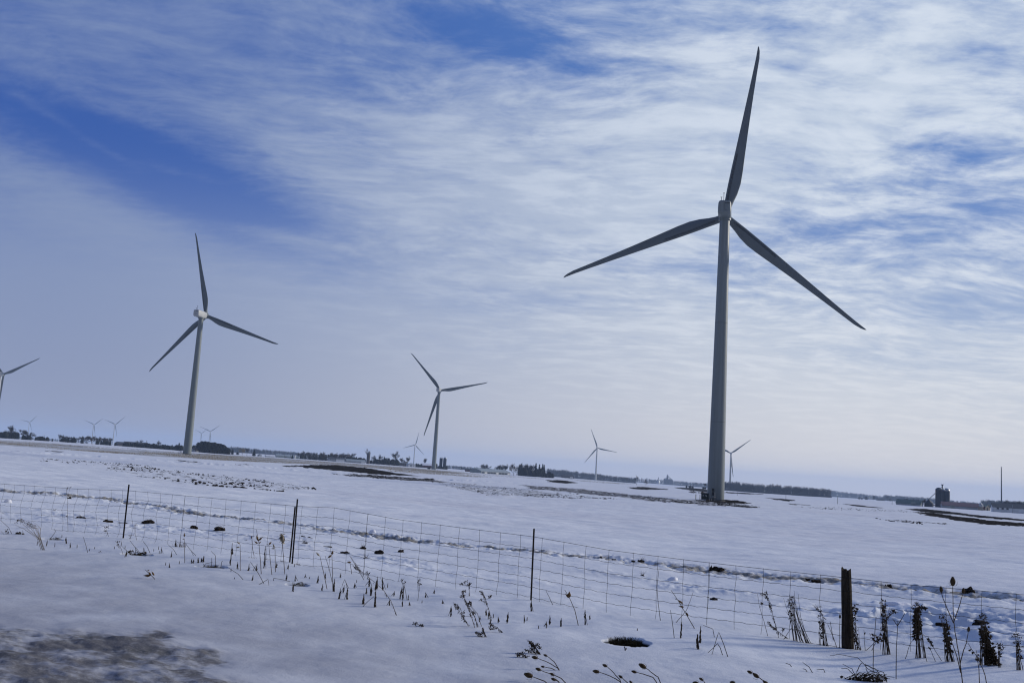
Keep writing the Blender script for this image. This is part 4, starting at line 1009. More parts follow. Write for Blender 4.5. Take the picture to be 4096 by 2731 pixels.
wood('pale_wood', 'palest low wood beyond the end of the bare woodlot', k5(1770, 835), k5(2420, 870), 24, 15, 4600, 323, 300, WK)
wood('pale_wood', 'pale wood beyond the green roofed barn and grain bin', k6(460, 868), k6(1180, 905), 22, 20, 3600, 361, 250, WK)
wood('pale_wood', 'pale wood between the twin dark silos and the white barn', k6(1330, 905), k6(1830, 930), 16, 14, 3600, 209, 250, WK)
wood('dark_wood', 'dark blue wood behind the tall mast and white barn', k6(1780, 955), k6(2420, 975), 25, 27, 2500, 361, 100, WK)
wood('hazy_wood', 'hazy wood line behind the far edge of the stubble field', k1(200, 1018), k1(1000, 1052), 9, 9, 3000, 228, 150, WK)
wood('hazy_wood', 'hazy wood line behind the cedar windbreak hedge', k1(1640, 1078), k1(2200, 1115), 12, 12, 2800, 171, 150, WK)

# ------------------------------------------------------------------ farm buildings
def gable(name, label, px0, px1, pyb, pye, pyr, D, depth, yaw, wallm, roofm, doors=(), wins=(), ridge='x', cat='barn', over=0.4, pyb1=None, slide=0):
    """long side faces the camera when ridge == 'x'; doors / wins: (offset along the wall -0.5..0.5, width m, height m, sill m, material)"""
    p = stand((px0 + px1) / 2, (pyb + (pyb1 if pyb1 else pyb)) / 2, D)
    wd = (px1 - px0) / F * D / math.cos(R(yaw)); pm = at((px0 + px1) / 2, (pyb + (pyb1 or pyb)) / 2, D).z
    he = at((px0 + px1) / 2, pye, D).z - pm; hr = at((px0 + px1) / 2, pyr, D).z - pm
    t = thing(name, label, cat, p, math.atan2(-p.x, p.y) + R(yaw))
    hx, hy = wd / 2, depth / 2; wl = MB(); g0 = -1.2
    if ridge == 'x':
        pr = [Vector((0, -hy, g0)), Vector((0, hy, g0)), Vector((0, hy, he)), Vector((0, 0, hr - 0.05)), Vector((0, -hy, he))]
        wl.loft([[v + Vector((-hx, 0, 0)) for v in pr], [v + Vector((hx, 0, 0)) for v in pr]], smooth=False)
        wo = wl.build('wall', wallm, t)
        rf = MB(); sl_ = (hr - he) / hy; e_ = over
        for sg in (-1, 1):
            a = [Vector((0, sg * (hy + e_), he - sl_ * e_ + 0.03)), Vector((0, 0, hr + 0.03)), Vector((0, 0, hr + 0.25)), Vector((0, sg * (hy + e_), he - sl_ * e_ + 0.25))]
            if sg > 0: a.reverse()
            rf.loft([[v + Vector((-hx - e_, 0, 0)) for v in a], [v + Vector((hx + e_, 0, 0)) for v in a]], smooth=False)
        ro = rf.build('roof', roofm, t)
    else:
        pr = [Vector((-hx, 0, g0)), Vector((hx, 0, g0)), Vector((hx, 0, he)), Vector((0, 0, hr - 0.05)), Vector((-hx, 0, he))]
        wl.loft([[v + Vector((0, hy, 0)) for v in pr], [v + Vector((0, -hy, 0)) for v in pr]], smooth=False)
        wo = wl.build('wall', wallm, t)
        rf = MB(); sl_ = (hr - he) / hx; e_ = over
        for sg in (-1, 1):
            a = [Vector((sg * (hx + e_), 0, he - sl_ * e_ + 0.03)), Vector((0, 0, hr + 0.03)), Vector((0, 0, hr + 0.25)), Vector((sg * (hx + e_), 0, he - sl_ * e_ + 0.25))]
            if sg < 0: a.reverse()
            rf.loft([[v + Vector((0, -hy - e_, 0)) for v in a], [v + Vector((0, hy + e_, 0)) for v in a]], smooth=False)
        ro = rf.build('roof', roofm, t)
    for nm, items in (('door', doors), ('window', wins)):
        for o_, w_, h_, s_, m_ in items:
            b = MB(); b.box((o_ * wd, -hy - 0.02, s_ + h_ / 2), (w_, 0.12, h_)); d_ = b.build(nm, m_, t)
            if nm == 'window': b = MB(); b.box((o_ * wd, -hy - 0.015, s_ - 0.08), (w_ + 0.3, 0.2, 0.12)); b.build('sill', 'wall_white', d_)
    return t
def K1(x, y): return k1(x, y)
def G(kf, name, label, x0, x1, yb, ye, yr, D, depth, yaw, wm_, rm_, **kw):
    a, b = kf(x0, yb), kf(x1, yb)
    return gable(name, label, a[0], b[0], a[1], kf(0, ye)[1], kf(0, yr)[1], D, depth, yaw, wm_, rm_, **kw)
G(k1, 'farm_barn', 'low grey barn with dark roof beyond the far turbine foot', 1345, 1440, 1095, 1068, 1048, 1180, 12, 12, 'wall_dark', 'roof_dark')
G(k1, 'farm_barn', 'long dark roofed barn behind the cedar windbreak hedge', 1440, 1670, 1105, 1068, 1048, 1190, 14, 8, 'wall_dark', 'roof_dark')
G(k1, 'small_shed', 'tiny white shed with pale gable beside the metal bin', 1985, 2022, 1136, 1112, 1098, 1120, 7, -20, 'wall_white', 'roof_dark', cat='shed', ridge='y')
def silo(kf, name, label, x0, x1, yb, yt, D, wallm, topm, dome=0.5, cat='silo', chute=True, cage=False, cone=False):
    a, b = kf(x0, yb), kf(x1, yb); cx = (a[0] + b[0]) / 2
    p = stand(cx, a[1], D); r_ = (b[0] - a[0]) / 2 / F * D; h = at(cx, kf(0, yt)[1], D).z - at(cx, a[1], D).z
    t = thing(name, label, cat, p, math.atan2(-p.x, p.y)); hw = h - r_ * dome
    s_ = MB(); s_.lathe([(r_, -1.5), (r_, hw)], 28, cap=True); wo = s_.build('wall', wallm, t)
    hp = MB()
    for k in range(1, 9): hp.lathe([(r_ + 0.01, hw * k / 9 - 0.06), (r_ + 0.06, hw * k / 9), (r_ + 0.01, hw * k / 9 + 0.06)], 28, cap=False)
    hp.tube([(r_ * 0.3, -r_ - 0.05, 0), (r_ * 0.3, -r_ - 0.05, hw)], 0.05, 4); hp.build('hoop_bands', wallm, wo)
    rf = MB()
    if cone: rf.lathe([(r_ * 1.04, hw - 0.1), (r_ * 0.25, hw + r_ * dome * 0.8), (r_ * 0.22, h), (0.02, h + 0.1)], 28)
    elif dome > 0.1: rf.lathe([(r_ * 1.02 * math.cos(q_), hw + r_ * dome * math.sin(q_)) for q_ in np.linspace(0, math.pi / 2 - 0.02, 9)], 28)
    else: rf.lathe([(r_ * 0.98, hw), (r_ * 0.98, hw + 0.1)], 28)
    rf.build('roof', topm, t)
    if chute:
        c_ = MB(); c_.tube([(-r_ * 0.72, -r_ * 0.82, 0), (-r_ * 0.72, -r_ * 0.82, hw * 0.98)], 0.35, 8); c_.build('ladder_chute', wallm, t)
    if cage:
        c_ = MB(); n_ = 12
        for k in range(n_): q_ = 6.283 * k / n_; c_.tube([(r_ * .95 * math.cos(q_), r_ * .95 * math.sin(q_), hw), (r_ * .95 * math.cos(q_), r_ * .95 * math.sin(q_), hw + 1.3)], 0.06, 4)
        for zz_ in (0.7, 1.3): c_.tube([(r_ * .95 * math.cos(q_), r_ * .95 * math.sin(q_), hw + zz_) for q_ in np.linspace(0, 6.283, 25)], 0.06, 4)
        c_.build('guard_rail', 'galvanised', t)
    return t, p, h, r_
silo(k1, 'grain_bin', 'small pale metal grain bin beside the large tower', 2030, 2064, 1140, 1090, 1120, 'silo_metal', 'silo_metal', 0.5, 'grain bin', False, cone=True)
silo(k2, 'grain_bin', 'wide domed pale bin at the edge of the dark pine grove', 198, 268, 590, 536, 1090, 'silo_metal', 'silo_metal', 0.9, 'grain bin', False)
G(k2, 'small_shed', 'tiny white shed by the conical cedar with spire', 955, 988, 634, 622, 610, 1220, 6, 15, 'wall_white', 'roof_dark', cat='shed', ridge='y')
G(k2, 'farm_shed', 'low white shed halfway along the snowy field edge', 1040, 1135, 643, 630, 618, 1300, 9, 10, 'wall_white', 'roof_snow', cat='shed')
G(k2, 'poultry_barn', 'long low greenish barn with snowy roof behind poles', 1165, 1405, 660, 642, 625, 1400, 14, 8, 'wall_greygreen', 'roof_metal')
silo(k2, 'white_tank', 'small white upright tank at the end of the greenish barn', 1362, 1382, 662, 626, 1380, 'wall_white', 'wall_white', 0.5, 'tank', False)
G(k2, 'white_shed', 'white panelled shed with dark pitched roof in front of the bare belt', 1765, 1936, 706, 678, 658, 1220, 12, 8, 'wall_grey', 'roof_dark', cat='shed',
  doors=[(0.0, 2.4, 3.4, 0.1, 'door_white'), (0.12, 2.6, 3.4, 0.1, 'door_white'), (0.25, 3.0, 3.4, 0.1, 'door_white'), (0.39, 2.8, 3.4, 0.1, 'door_white')])
G(k2, 'low_shed', 'low snowy shed with pale open end next to the old round silo', 1965, 2170, 720, 702, 682, 1230, 10, 10, 'wall_grey', 'roof_metal', cat='shed', doors=[(0.38, 4.5, 2.6, 0.1, 'door_white')])
silo(k2, 'old_silo', 'old roofless stave silo overgrown by the fan-shaped tree', 2194, 2232, 732, 606, 1240, 'silo_concrete', 'silo_concrete', 0.0, 'silo')
G(k3, 'farm_barn', 'dark barn with low roof beside the white gambrel shed', 572, 660, 756, 730, 717, 1350, 11, 6, 'wall_dark', 'roof_dark')
G(k3, 'gambrel_shed', 'white gable-ended shed below the far small turbine', 656, 740, 764, 738, 722, 1320, 9, 16, 'wall_white', 'roof_metal', cat='shed', ridge='y', doors=[(-0.1, 2.6, 2.8, 0.1, 'wall_grey')], wins=[(0.25, 1.0, 1.0, 1.4, 'glass_dark')])
G(k3, 'farm_barn', 'dark red barn with snow covered roof behind the middle tower', 828, 945, 772, 742, 720, 1400, 14, 4, 'wall_red', 'roof_snow')
silo(k3, 'twin_silo', 'flat-topped dark silo with a rail, nearer the middle tower', 1021, 1057, 788, 662, 1420, 'silo_dark', 'silo_dark', 0.0, 'silo', True, True)
silo(k3, 'twin_silo', 'domed dark silo beside the flat-topped one', 1063, 1101, 790, 650, 1420, 'silo_dark', 'silo_metal', 0.8, 'silo')
G(k3, 'red_shed', 'small red shed peeping beside the grey livestock barn gable', 1325, 1400, 822, 806, 789, 1330, 9, 10, 'wall_red', 'roof_dark', cat='shed')
# long livestock barn: gable end and open side both seen
p0 = k3(1440, 828)
pb_ = stand(*p0, 1190); Lb, Wb, He, Hr = 46.0, 22.0, 2.5, 5.4
lb = thing('livestock_barn', 'long low livestock barn with grey gable and open bright side', 'barn', pb_, math.atan2(-pb_.x, pb_.y) - R(52))
wl = MB(); pr = [Vector((-Wb / 2, 0, -2)), Vector((Wb / 2, 0, -2)), Vector((Wb / 2, 0, He)), Vector((0, 0, Hr)), Vector((-Wb / 2, 0, He))]
wl.loft([[v + Vector((0, Lb, 0)) for v in pr], [v for v in pr]], smooth=False); wo = wl.build('wall', 'wall_greygreen', lb)
rf = MB(); sl_ = (Hr - He) / (Wb / 2)
for sg in (-1, 1):
    a_ = [Vector((sg * (Wb / 2 + 0.7), 0, He - 0.7 * sl_ + 0.05)), Vector((0, 0, Hr + 0.05)), Vector((0, 0, Hr + 0.35)), Vector((sg * (Wb / 2 + 0.7), 0, He - 0.7 * sl_ + 0.35))]
    if sg < 0: a_.reverse()
    rf.loft([[v + Vector((0, -0.5, 0)) for v in a_], [v + Vector((0, Lb + 0.5, 0)) for v in a_]], smooth=False)
rf.build('roof', 'roof_metal', lb)
for i in range(10):
    b = MB(); b.box((Wb / 2 + 0.03, 3 + i * 4.5, 0.75), (0.14, 3.4, 1.7)); b.build('stall_opening', 'glass_dark' if i % 4 != 1 else 'door_white', lb)
b = MB(); b.box((Wb / 2 + 0.04, Lb / 2, 2.05), (0.1, Lb - 0.5, 0.55)); b.build('eave_band', 'door_white', lb)
G(k4, 'hip_house', 'low dark farm shed with shallow roof before the long dark wood', 425, 548, 752, 735, 712, 1650, 20, 8, 'wall_dark', 'roof_dark', cat='shed', wins=[(0.3, 5, 2.2, 0.6, 'door_white')])
G(k4, 'little_hut', 'little dark hut between two round evergreens', 1880, 1908, 867, 850, 836, 1500, 9, 6, 'wall_dark', 'roof_dark', cat='hut', ridge='y')
# hazy grain elevators
def elevator(label, x0, x1, yb, yt, D, extra):
    a, b = k4(x0, yb), k4(x1, yb); p = stand((a[0] + b[0]) / 2, a[1], D); wd = (b[0] - a[0]) / F * D; h = (a[1] - k4(0, yt)[1]) / F * D
    t = thing('grain_elevator', label, 'grain elevator', p, math.atan2(-p.x, p.y))
    b_ = MB()
    if extra:
        for i in range(5): b_.lathe([(wd * .12, -3), (wd * .12, h * .52), (0.05, h * .62)], 16, c=(wd * (-.42 + .17 * i), 0, 0))
        b_.box((wd * .38, 2, h * .2), (wd * .3, wd * .3, h * .5))
        b_.build('storage_bins', 'silo_concrete', t)
        b_ = MB(); b_.box((-wd * .12, 0, h * .42), (wd * .2, wd * .2, h * .95), bevel=0.3); b_.box((-wd * .12, 0, h * .93), (wd * .1, wd * .1, h * .14)); b_.build('head_house', 'silo_concrete', t)
        b_ = MB(); b_.tube([(-wd * .1, 0, h * .85), (wd * .5, 0, h * .45)], 1.1, 6); b_.tube([(-wd * .2, 0, h * .7), (-wd * .45, 0, h * .55)], 0.8, 6); b_.build('conveyor', 'silo_dark', t)
    else:
        b_.lathe([(wd * .42, -3), (wd * .42, h * .45), (0.1, h * .62)], 20); b_.build('storage_bins', 'silo_metal', t)
        b_ = MB(); b_.box((wd * .15, 0, h * .5), (wd * .1, wd * .1, h)); b_.tube([(wd * .15, 0, h * .97), (-wd * .2, 0, h * .58)], 0.8, 6); b_.build('bucket_leg', 'silo_dark', t)
elevator('smaller hazy grain bin with a single thin leg', 1508, 1545, 822, 745, 4000, False)
elevator('big hazy grain elevator with stepped head house', 1592, 1695, 836, 724, 4100, True)
# right hand farm
G(k6, 'green_barn', 'low barn with dark green roof and a red gable end', 664, 944, 921, 893, 845, 890, 14, -8, 'wall_grey', 'roof_green', doors=[(0.2, 3.2, 3.0, 0.1, 'wall_greygreen')])
t_, p_, h_, r_g = silo(k6, 'grain_bin', 'round grain bin with cone roof fed by the slanting auger', 1014, 1116, 932, 832, 895, 'silo_dark', 'silo_dark', 0.85, 'grain bin', False, cone=True)
sA = silo(k6, 'dark_silo', 'dark domed tower silo next to the slanting auger', 1160, 1242, 942, 674, 890, 'silo_dark', 'silo_dark', 0.75, 'silo')
sB = silo(k6, 'dark_silo', 'dark tower silo with light shiny dome, toward the red roof', 1260, 1342, 946, 679, 893, 'silo_dark', 'silo_metal', 0.85, 'silo')
pl_ = stand(*k6(1247, 942), 884); lh = at(*k6(1247, 630), 884).z - pl_.z
lt = thing('bucket_elevator', 'thin dark bucket elevator mast rising between the twin dark silos', 'elevator', pl_, math.atan2(-pl_.x, pl_.y))
b = MB(); b.box((0, 0, lh / 2), (0.75, 0.75, lh)); b.build('leg', 'silo_dark', lt)
b = MB(); b.box((0, 0, lh - 0.6), (1.3, 0.9, 1.2), bevel=0.2); b.tube([(-.7, 0, lh + .6), (-1.0, 0, lh - .8), (0, 0, lh - 1.4)], 0.07, 4); b.tube([(.7, 0, lh + .9), (.9, 0, lh - .8), (0, 0, lh - 1.4)], 0.07, 4); b.build('head', 'silo_dark', lt)
b = MB(); b.tube([(0, 0, lh - 1.6), (-2.2, 1.5, lh - 4.4)], 0.18, 6); b.build('spout', 'silo_metal', lt)
b = MB(); b.tube([(0, 0, lh - 1.6), (2.0, 1.5, lh - 4.6)], 0.18, 6); b.build('spout', 'silo_metal', lt)
q0 = at(*k6(1163, 738), 886); q1 = at(*k6(1066, 828), 895)
au = thing('grain_auger', 'slanting pale auger pipe from the dark silo down to the grain bin', 'auger', q1)
b = MB(); b.tube([(0, 0, 0), q0 - q1], 0.28, 8); b.build('pipe', 'silo_metal', au)
b = MB(); b.box((0, 0, 0.1), (0.9, 0.9, 0.8), bevel=0.1); b.build('hood', 'silo_metal', au)
G(k6, 'red_barn', 'wide barn with red metal roof and grey wall below the silos', 1284, 1730, 962, 925, 878, 860, 22, 4, 'wall_grey', 'roof_red', doors=[(-0.25, 3.0, 2.6, 0.1, 'wall_greygreen')])
G(k6, 'green_shed', 'dark green roofed barn wing beyond the red roof, red at its end', 1690, 1842, 978, 940, 902, 880, 16, -14, 'wall_dark', 'roof_green', doors=[(0.36, 3.0, 3.2, 0.1, 'wall_red')])
silo(k6, 'feed_bin', 'small pale feed bin rising behind the red roof', 1397, 1446, 930, 838, 905, 'silo_metal', 'silo_metal', 0.8, 'feed bin', False, cone=True)
silo(k6, 'feed_bin', 'pale feed bin standing in front of the green barn wing', 1744, 1794, 980, 880, 845, 'silo_metal', 'silo_metal', 0.8, 'feed bin', False, cone=True)
for i in range(5):
    p = stand(*k6(1735 + i * 15, 982), 835); t = thing('plank_gate', 'upright pale plank leaning in the row before the feed bin', 'plank', p, 0, 'pale planks by the feed bin')
    b = MB(); b.box((0, 0, 1.3), (0.5, 0.12, 3.0), bevel=0.02); b.build('board', 'weed_tan', t)
G(k6, 'white_barn', 'long pale barn with three small windows at the picture edge', 1997, 2560, 1030, 965, 908, 790, 16, 5, 'wall_white', 'roof_dark',
  wins=[(-0.405, 1.5, 1.2, 2.0, 'glass_dark'), (-0.315, 1.5, 1.2, 2.0, 'glass_dark'), (-0.225, 1.5, 1.2, 2.0, 'glass_dark')], doors=[(-0.13, 0.25, 5.6, 0.0, 'wall_grey')])
G(k6, 'grey_shed', 'hazy grey shed among the pale trees far off', 365, 458, 852, 836, 820, 2500, 16, 6, 'wall_dark', 'roof_dark', cat='shed')
# poles
def pole(name, label, kf, x, yb, yt, D, r0_, r1_, cat, mt='pole_wood', arm=False, group=None):
    p = stand(*kf(x, yb), D); h = at(*kf(x, yt), D).z - p.z
    t = thing(name, label, cat, p, math.atan2(-p.x, p.y), group)
    b = MB(); b.tube([(0, 0, -0.5), (0, 0, h * .5), (0, 0, h)], [r0_, (r0_ + r1_) / 2, r1_], 10); b.build('shaft', mt, t)
    if arm:
        b = MB(); b.box((0, 0, h * 0.93), (1.8, 0.12, 0.12)); b.build('crossarm', mt, t)
    return t
mast = pole('radio_mast', 'very tall slim tapering mast behind the white barn', k6, 2048, 905, 394, 1150, 0.75, 0.4, 'mast', 'silo_dark')
b = MB()
H_m = 40
for k in range(9): b.lathe([(1.06 - k * .04, 4 + k * 4.6), (1.1 - k * .04, 4.2 + k * 4.6), (1.06 - k * .04, 4.4 + k * 4.6)], 10, cap=False)
pole('field_post', 'thin post with a dark clump at its foot near the green barn', k6, 569, 903, 835, 870, 0.14, 0.1, 'post')
pole('utility_pole', 'utility pole before the long greenish barn', k2, 1258, 650, 614, 1250, 0.22, 0.16, 'utility pole', arm=True)
pole('utility_pole', 'taller utility pole at the end of the greenish barn', k2, 1325, 640, 580, 1350, 0.22, 0.16, 'utility pole', arm=True)
pole('utility_pole', 'thin utility pole by the cedar row at the snowy gap', k1, 505, 1000, 975, 1150, 0.2, 0.15, 'utility pole', arm=True)
pole('utility_pole', 'thin pole over the long dark barn roofs', k1, 1680, 1075, 1035, 1180, 0.2, 0.15, 'utility pole', arm=True)
pole('field_post', 'dark post in the snow before the long dark wood', k4, 895, 797, 758, 900, 0.16, 0.12, 'post')
pole('field_post', 'thin post in front of the woodlot, closest to the near tower', k5, 714, 796, 764, 620, 0.09, 0.07, 'post')
pole('field_post', 'thin post in front of the middle of the woodlot', k5, 1272, 838, 784, 560, 0.09, 0.07, 'post')
pole('field_post', 'dark double post in the snow beyond the woodlot end', k5, 1866, 876, 808, 520, 0.11, 0.09, 'post')
hp_ = stand(*k4(2035, 920), 470); hb_ = thing('hay_bale', 'brown round hay bale behind the green transformer box', 'hay bale', hp_, R(20)); hb_.scale = (.62, .62, .62)
b = MB(); b.lathe([(1.0, -0.75), (1.12, -0.6), (1.14, 0.6), (1.0, 0.75)], 20, c=(0, 0, 0.95), M=Matrix.Rotation(R(90), 3, 'X')); b.build('bale', 'hay', hb_)
# ------------------------------------------------------------------ roadside weeds, standing where the photograph shows them
prnd = random.Random(5)
cg = crop(2000, 2331, 0.2551)
class Plant:
    def __init__(s, name, label, cat, base_px, group=None):
        s.b = ground_at(*base_px); s.D = math.hypot(s.b.x, s.b.y); s.root = thing(name, label, cat, s.b, 0, group)
        v = Vector((s.b.x, s.b.y, 0)).normalized(); s.n = v; s.k = s.D / F
    def pt(s, px, py, dy=0.0):           # photo point -> local point on the upright plane through the plant, pushed dy metres away
        v = ray(px, py); t = (s.D + dy) / (v.x * s.n.x + v.y * s.n.y)
        p = Vector((v.x * t, v.y * t, v.z * t + EYE)); return p - s.b
    def line(s, pts, wob=0.0, depth=0.0):
        o = []; m = len(pts)
        for i, (x, y) in enumerate(pts): o.append(s.pt(x, y, depth * i / max(1, m - 1)))
        o[0].z -= 0.04
        out = [o[0]]
        for a, b in zip(o[:-1], o[1:]):
            for j in (1, 2, 3):
                q_ = a.lerp(b, j / 3)
                if wob and j < 3: q_ += Vector((prnd.uniform(-1, 1), prnd.uniform(-1, 1), prnd.uniform(-1, 1))) * wob
                out.append(q_)
        return out
    def stems(s, lines, r=0.004, r1=0.002, mt='weed_dark', wob=0.004, depth=None, name='stem', single=False):
        if single:
            for l in lines:
                m = MB(); m.tube(s.line(l, wob, prnd.uniform(-.12, .12) if depth is None else depth), [r, r1], 5); m.build(name, mt, s.root)
            return
        m = MB()
        for l in lines: m.tube(s.line(l, wob, prnd.uniform(-.15, .15) if depth is None else depth), [r, r1], 5)
        return m.build(name, mt, s.root)
def teasel_head(m, p, axis, L, rg):
    axis = axis.normalized(); q_ = axis.to_track_quat('Z', 'Y').to_matrix(); wd = L * 0.30
    prof = [(wd * math.sin(math.pi * (0.06 + 0.90 * t)) ** 0.7 * (1.05 - 0.25 * t), t * L) for t in np.linspace(0, 1, 9)]
    m.lathe(prof, 10, c=p, M=q_)
    for i in range(110):
        t = rg.uniform(0.04, 1.0); th = rg.uniform(0, 6.28); r_ = wd * math.sin(math.pi * (0.06 + 0.90 * t)) ** 0.7
        a = p + q_ @ Vector((r_ * math.cos(th), r_ * math.sin(th), t * L)); o = q_ @ Vector((math.cos(th) * .8, math.sin(th) * .8, 0.5)) * L * 0.10
        s_ = q_ @ Vector((-math.sin(th), math.cos(th), 0)) * L * 0.018; m.poly([a - s_, a + s_, a + o])
def teasel_bracts(m, p, axis, L, rg, cnt=7):
    q_ = axis.normalized().to_track_quat('Z', 'Y').to_matrix()
    for i in range(cnt):
        th = i * 6.283 / cnt + rg.uniform(-.3, .3); k = L * rg.uniform(0.7, 1.25)
        pts = [p + q_ @ Vector((math.cos(th) * x * k, math.sin(th) * x * k, z * k)) for x, z in ((0.05, 0.0), (0.32, 0.03), (0.48, 0.25), (0.50, 0.55))]
        m.tube(pts, [L * 0.018, L * 0.006], 4, cap=False)
def pod(m, p, axis, L, rg, fat=0.30, open_=False):
    q_ = axis.normalized().to_track_quat('Z', 'Y').to_matrix()
    prof = [(0.004 * L, -0.02 * L), (fat * L * .5, 0.12 * L), (fat * L, 0.32 * L), (fat * L * .85, 0.55 * L), (fat * .38 * L, 0.82 * L), (0.01 * L, 1.05 * L)]
    i0 = len(m.v); m.lathe(prof, 8, c=p, M=q_ @ Matrix.Diagonal((1, 0.6, 1)))
def plume(m, pts, rg, cnt, size, spread):
    for i in range(cnt):
        t = rg.random() * (len(pts) - 1); k = min(int(t), len(pts) - 2); a = pts[k].lerp(pts[k + 1], t - k)
        o = Vector((rg.uniform(-1, 1), rg.uniform(-1, 1), rg.uniform(-.6, 1))) * spread; c = a + o
        s_ = size * rg.uniform(0.5, 1.3); m.tube([a, c], size * 0.12, 3, cap=False)
        m.lump(c, (s_ * .5, s_ * .5, s_ * .6), rg.randrange(99), 0.3, 1)
def crumple(m, pts, rg, cnt, size, spread):
    for i in range(cnt):
        t = rg.random() * (len(pts) - 1); k = min(int(t), len(pts) - 2); a = pts[k].lerp(pts[k + 1], t - k)
        c = a + Vector((rg.uniform(-1, 1), rg.uniform(-1, 1), rg.uniform(-1, .4))) * spread
        u = Vector((rg.uniform(-1, 1), rg.uniform(-1, 1), rg.uniform(-1.2, .3))).normalized() * size * rg.uniform(.5, 1.3)
        v = u.cross(Vector((rg.uniform(-1, 1), rg.uniform(-1, 1), 1))).normalized() * size * rg.uniform(.2, .5)
        w_ = u.cross(v).normalized() * size * .3
        m.poly([c, c + u * .5 + v + w_, c + u, c + u * .5 - v * .5 - w_])
def hang(m, pts, rg, cnt, size, spread):      # narrow withered leaves hanging down a stem
    for i in range(cnt):
        t = rg.random() * (len(pts) - 1); k = min(int(t), len(pts) - 2); a = pts[k].lerp(pts[k + 1], t - k)
        an = rg.uniform(0, 6.28); o = Vector((math.cos(an), math.sin(an), 0)); L = size * rg.uniform(.5, 1.4); s_ = Vector((-o.y, o.x, 0)) * L * .13
        b = a + o * spread * rg.uniform(.4, 1) + Vector((0, 0, -L * .45)); c = b + o * spread * .3 + Vector((0, 0, -L * .55)); tw = o * L * rg.uniform(-.1, .1)
        m.poly([a, b - s_ + tw, c, b + s_ - tw])
def P(f, pts): return [f(x, y) for x, y in pts]

# --- milkweeds with pods: (crop, label, stem, pods [(x, y, axis dx, axis dy, length px)])
MW = [
 (cb, 'milkweed stalk with one upright brown pod, nearest the first steel post pair on that side', [(115, 865), (108, 700), (106, 585)], [(107, 565, 0, -1, 46), (112, 585, -1, .1, 26)]),
 (cb, 'milkweed stalk with two drooping pale pods and a thin straight stem', [(750, 955), (750, 800), (748, 650)], [(745, 645, -.6, -.5, 46), (742, 680, -1, .1, 44)]),
 (cb, 'tallest milkweed with a crown of dark curled open pods', [(995, 985), (975, 780), (957, 600), (935, 478)], [(958, 605, .8, -.7, 60), (955, 610, -.3, -.9, 66), (950, 640, -.7, -.5, 52), (962, 640, .3, -.3, 34)]),
 (cb, 'milkweed with a single dark split pod leaning toward the crowned one', [(1117, 995), (1090, 800), (1078, 650)], [(1078, 652, .5, -.6, 48), (1076, 655, -.8, -.2, 28)]),
 (cb, 'milkweed with two pointed pods just left of the pale floss pod', [(1157, 965), (1150, 800), (1146, 690)], [(1140, 690, -.3, -.9, 52), (1146, 695, -.9, .05, 40)]),
 (cb, 'milkweed topped by a shaggy pale open floss pod beside the steel post pair', [(1265, 995), (1245, 780), (1232, 620), (1215, 515)], []),
 (cb, 'thin milkweed with a small hanging pod touching the fence wires', [(915, 785), (890, 700), (882, 590)], [(880, 586, -.1, -.9, 36)]),
 (cb, 'leaning milkweed with one flat leaf-like pod right of the steel post pair', [(1752, 1160), (1700, 950), (1662, 780)], [(1660, 782, -.7, -.7, 60)]),
 (cb, 'straight milkweed with two splayed reddish pods', [(1815, 1190), (1808, 980), (1800, 770)], [(1800, 768, .2, -.9, 50), (1796, 770, -.6, .5, 58)]),
 (cb, 'small bent milkweed with a curled amber pod by the wire', [(2035, 985), (2015, 910), (2012, 865)], [(2022, 855, -1, -.1, 52)]),
 (ca, 'broken milkweed sprig lying in open snow with curled rusty pods', [(1812, 1207), (1760, 1172), (1700, 1115), (1665, 1083)], [(1730, 1148, -.5, -.9, 52), (1728, 1150, -1, 0, 78), (1770, 1150, -.5, -.8, 56), (1688, 1098, .9, -.5, 30)]),
 (cd, 'leaning milkweed with a V of two empty pods right of the lone steel post', [(620, 1290), (570, 1110), (510, 975), (455, 882)], [(503, 975, -.8, -1, 62), (503, 975, .1, -1, 76)]),
 (cd, 'long leaning milkweed crossed by another stick, with several open pods', [(1965, 1325), (1850, 1160), (1760, 1010), (1675, 885)], [(1812, 1042, -.9, -.7, 66), (1825, 1080, -1, -.15, 60), (1850, 1140, .3, .8, 60), (1720, 985, .9, .2, 26)]),
]
for cf0, lab, st, pods in MW:
    p = Plant('milkweed', lab, 'milkweed', cf0(*st[0]), 'milkweeds along the fence')
    p.stems([P(cf0, st)], 0.0062, 0.0035, 'weed_brown', 0.003, 0.05)
    for x, y, dx, dy, L in pods:
        m = MB(); a = p.pt(*cf0(x, y), 0.03); b = p.pt(*cf0(x + dx * 10, y + dy * 10), 0.03 + prnd.uniform(-.006, .006))
        pod(m, a, b - a, L * 0.349 * p.k, prnd); m.build('pod', 'pod_brown' if 'pale' not in lab and 'leaf' not in lab else 'pod_pale', p.root)
    if 'floss' in lab:
        m = MB(); crumple(m, [p.pt(*cf0(x, y), 0.03) for x, y in ((1218, 530), (1232, 570), (1240, 620))], prnd, 46, 0.05, 0.026); pod(m, p.pt(*cf0(1240, 625)), Vector((-.1, 0, 1)), 0.14, prnd, 0.2); m.build('pod', 'pod_pale', p.root)
# the stick crossing it
p = Plant('bare_stick', 'bare stick crossing the long leaning milkweed', 'stick', cd(1715, 1255)); p.stems([P(cd, [(1715, 1255), (1850, 1120), (1895, 1010), (1930, 903)])], 0.005, 0.002, 'weed_brown')

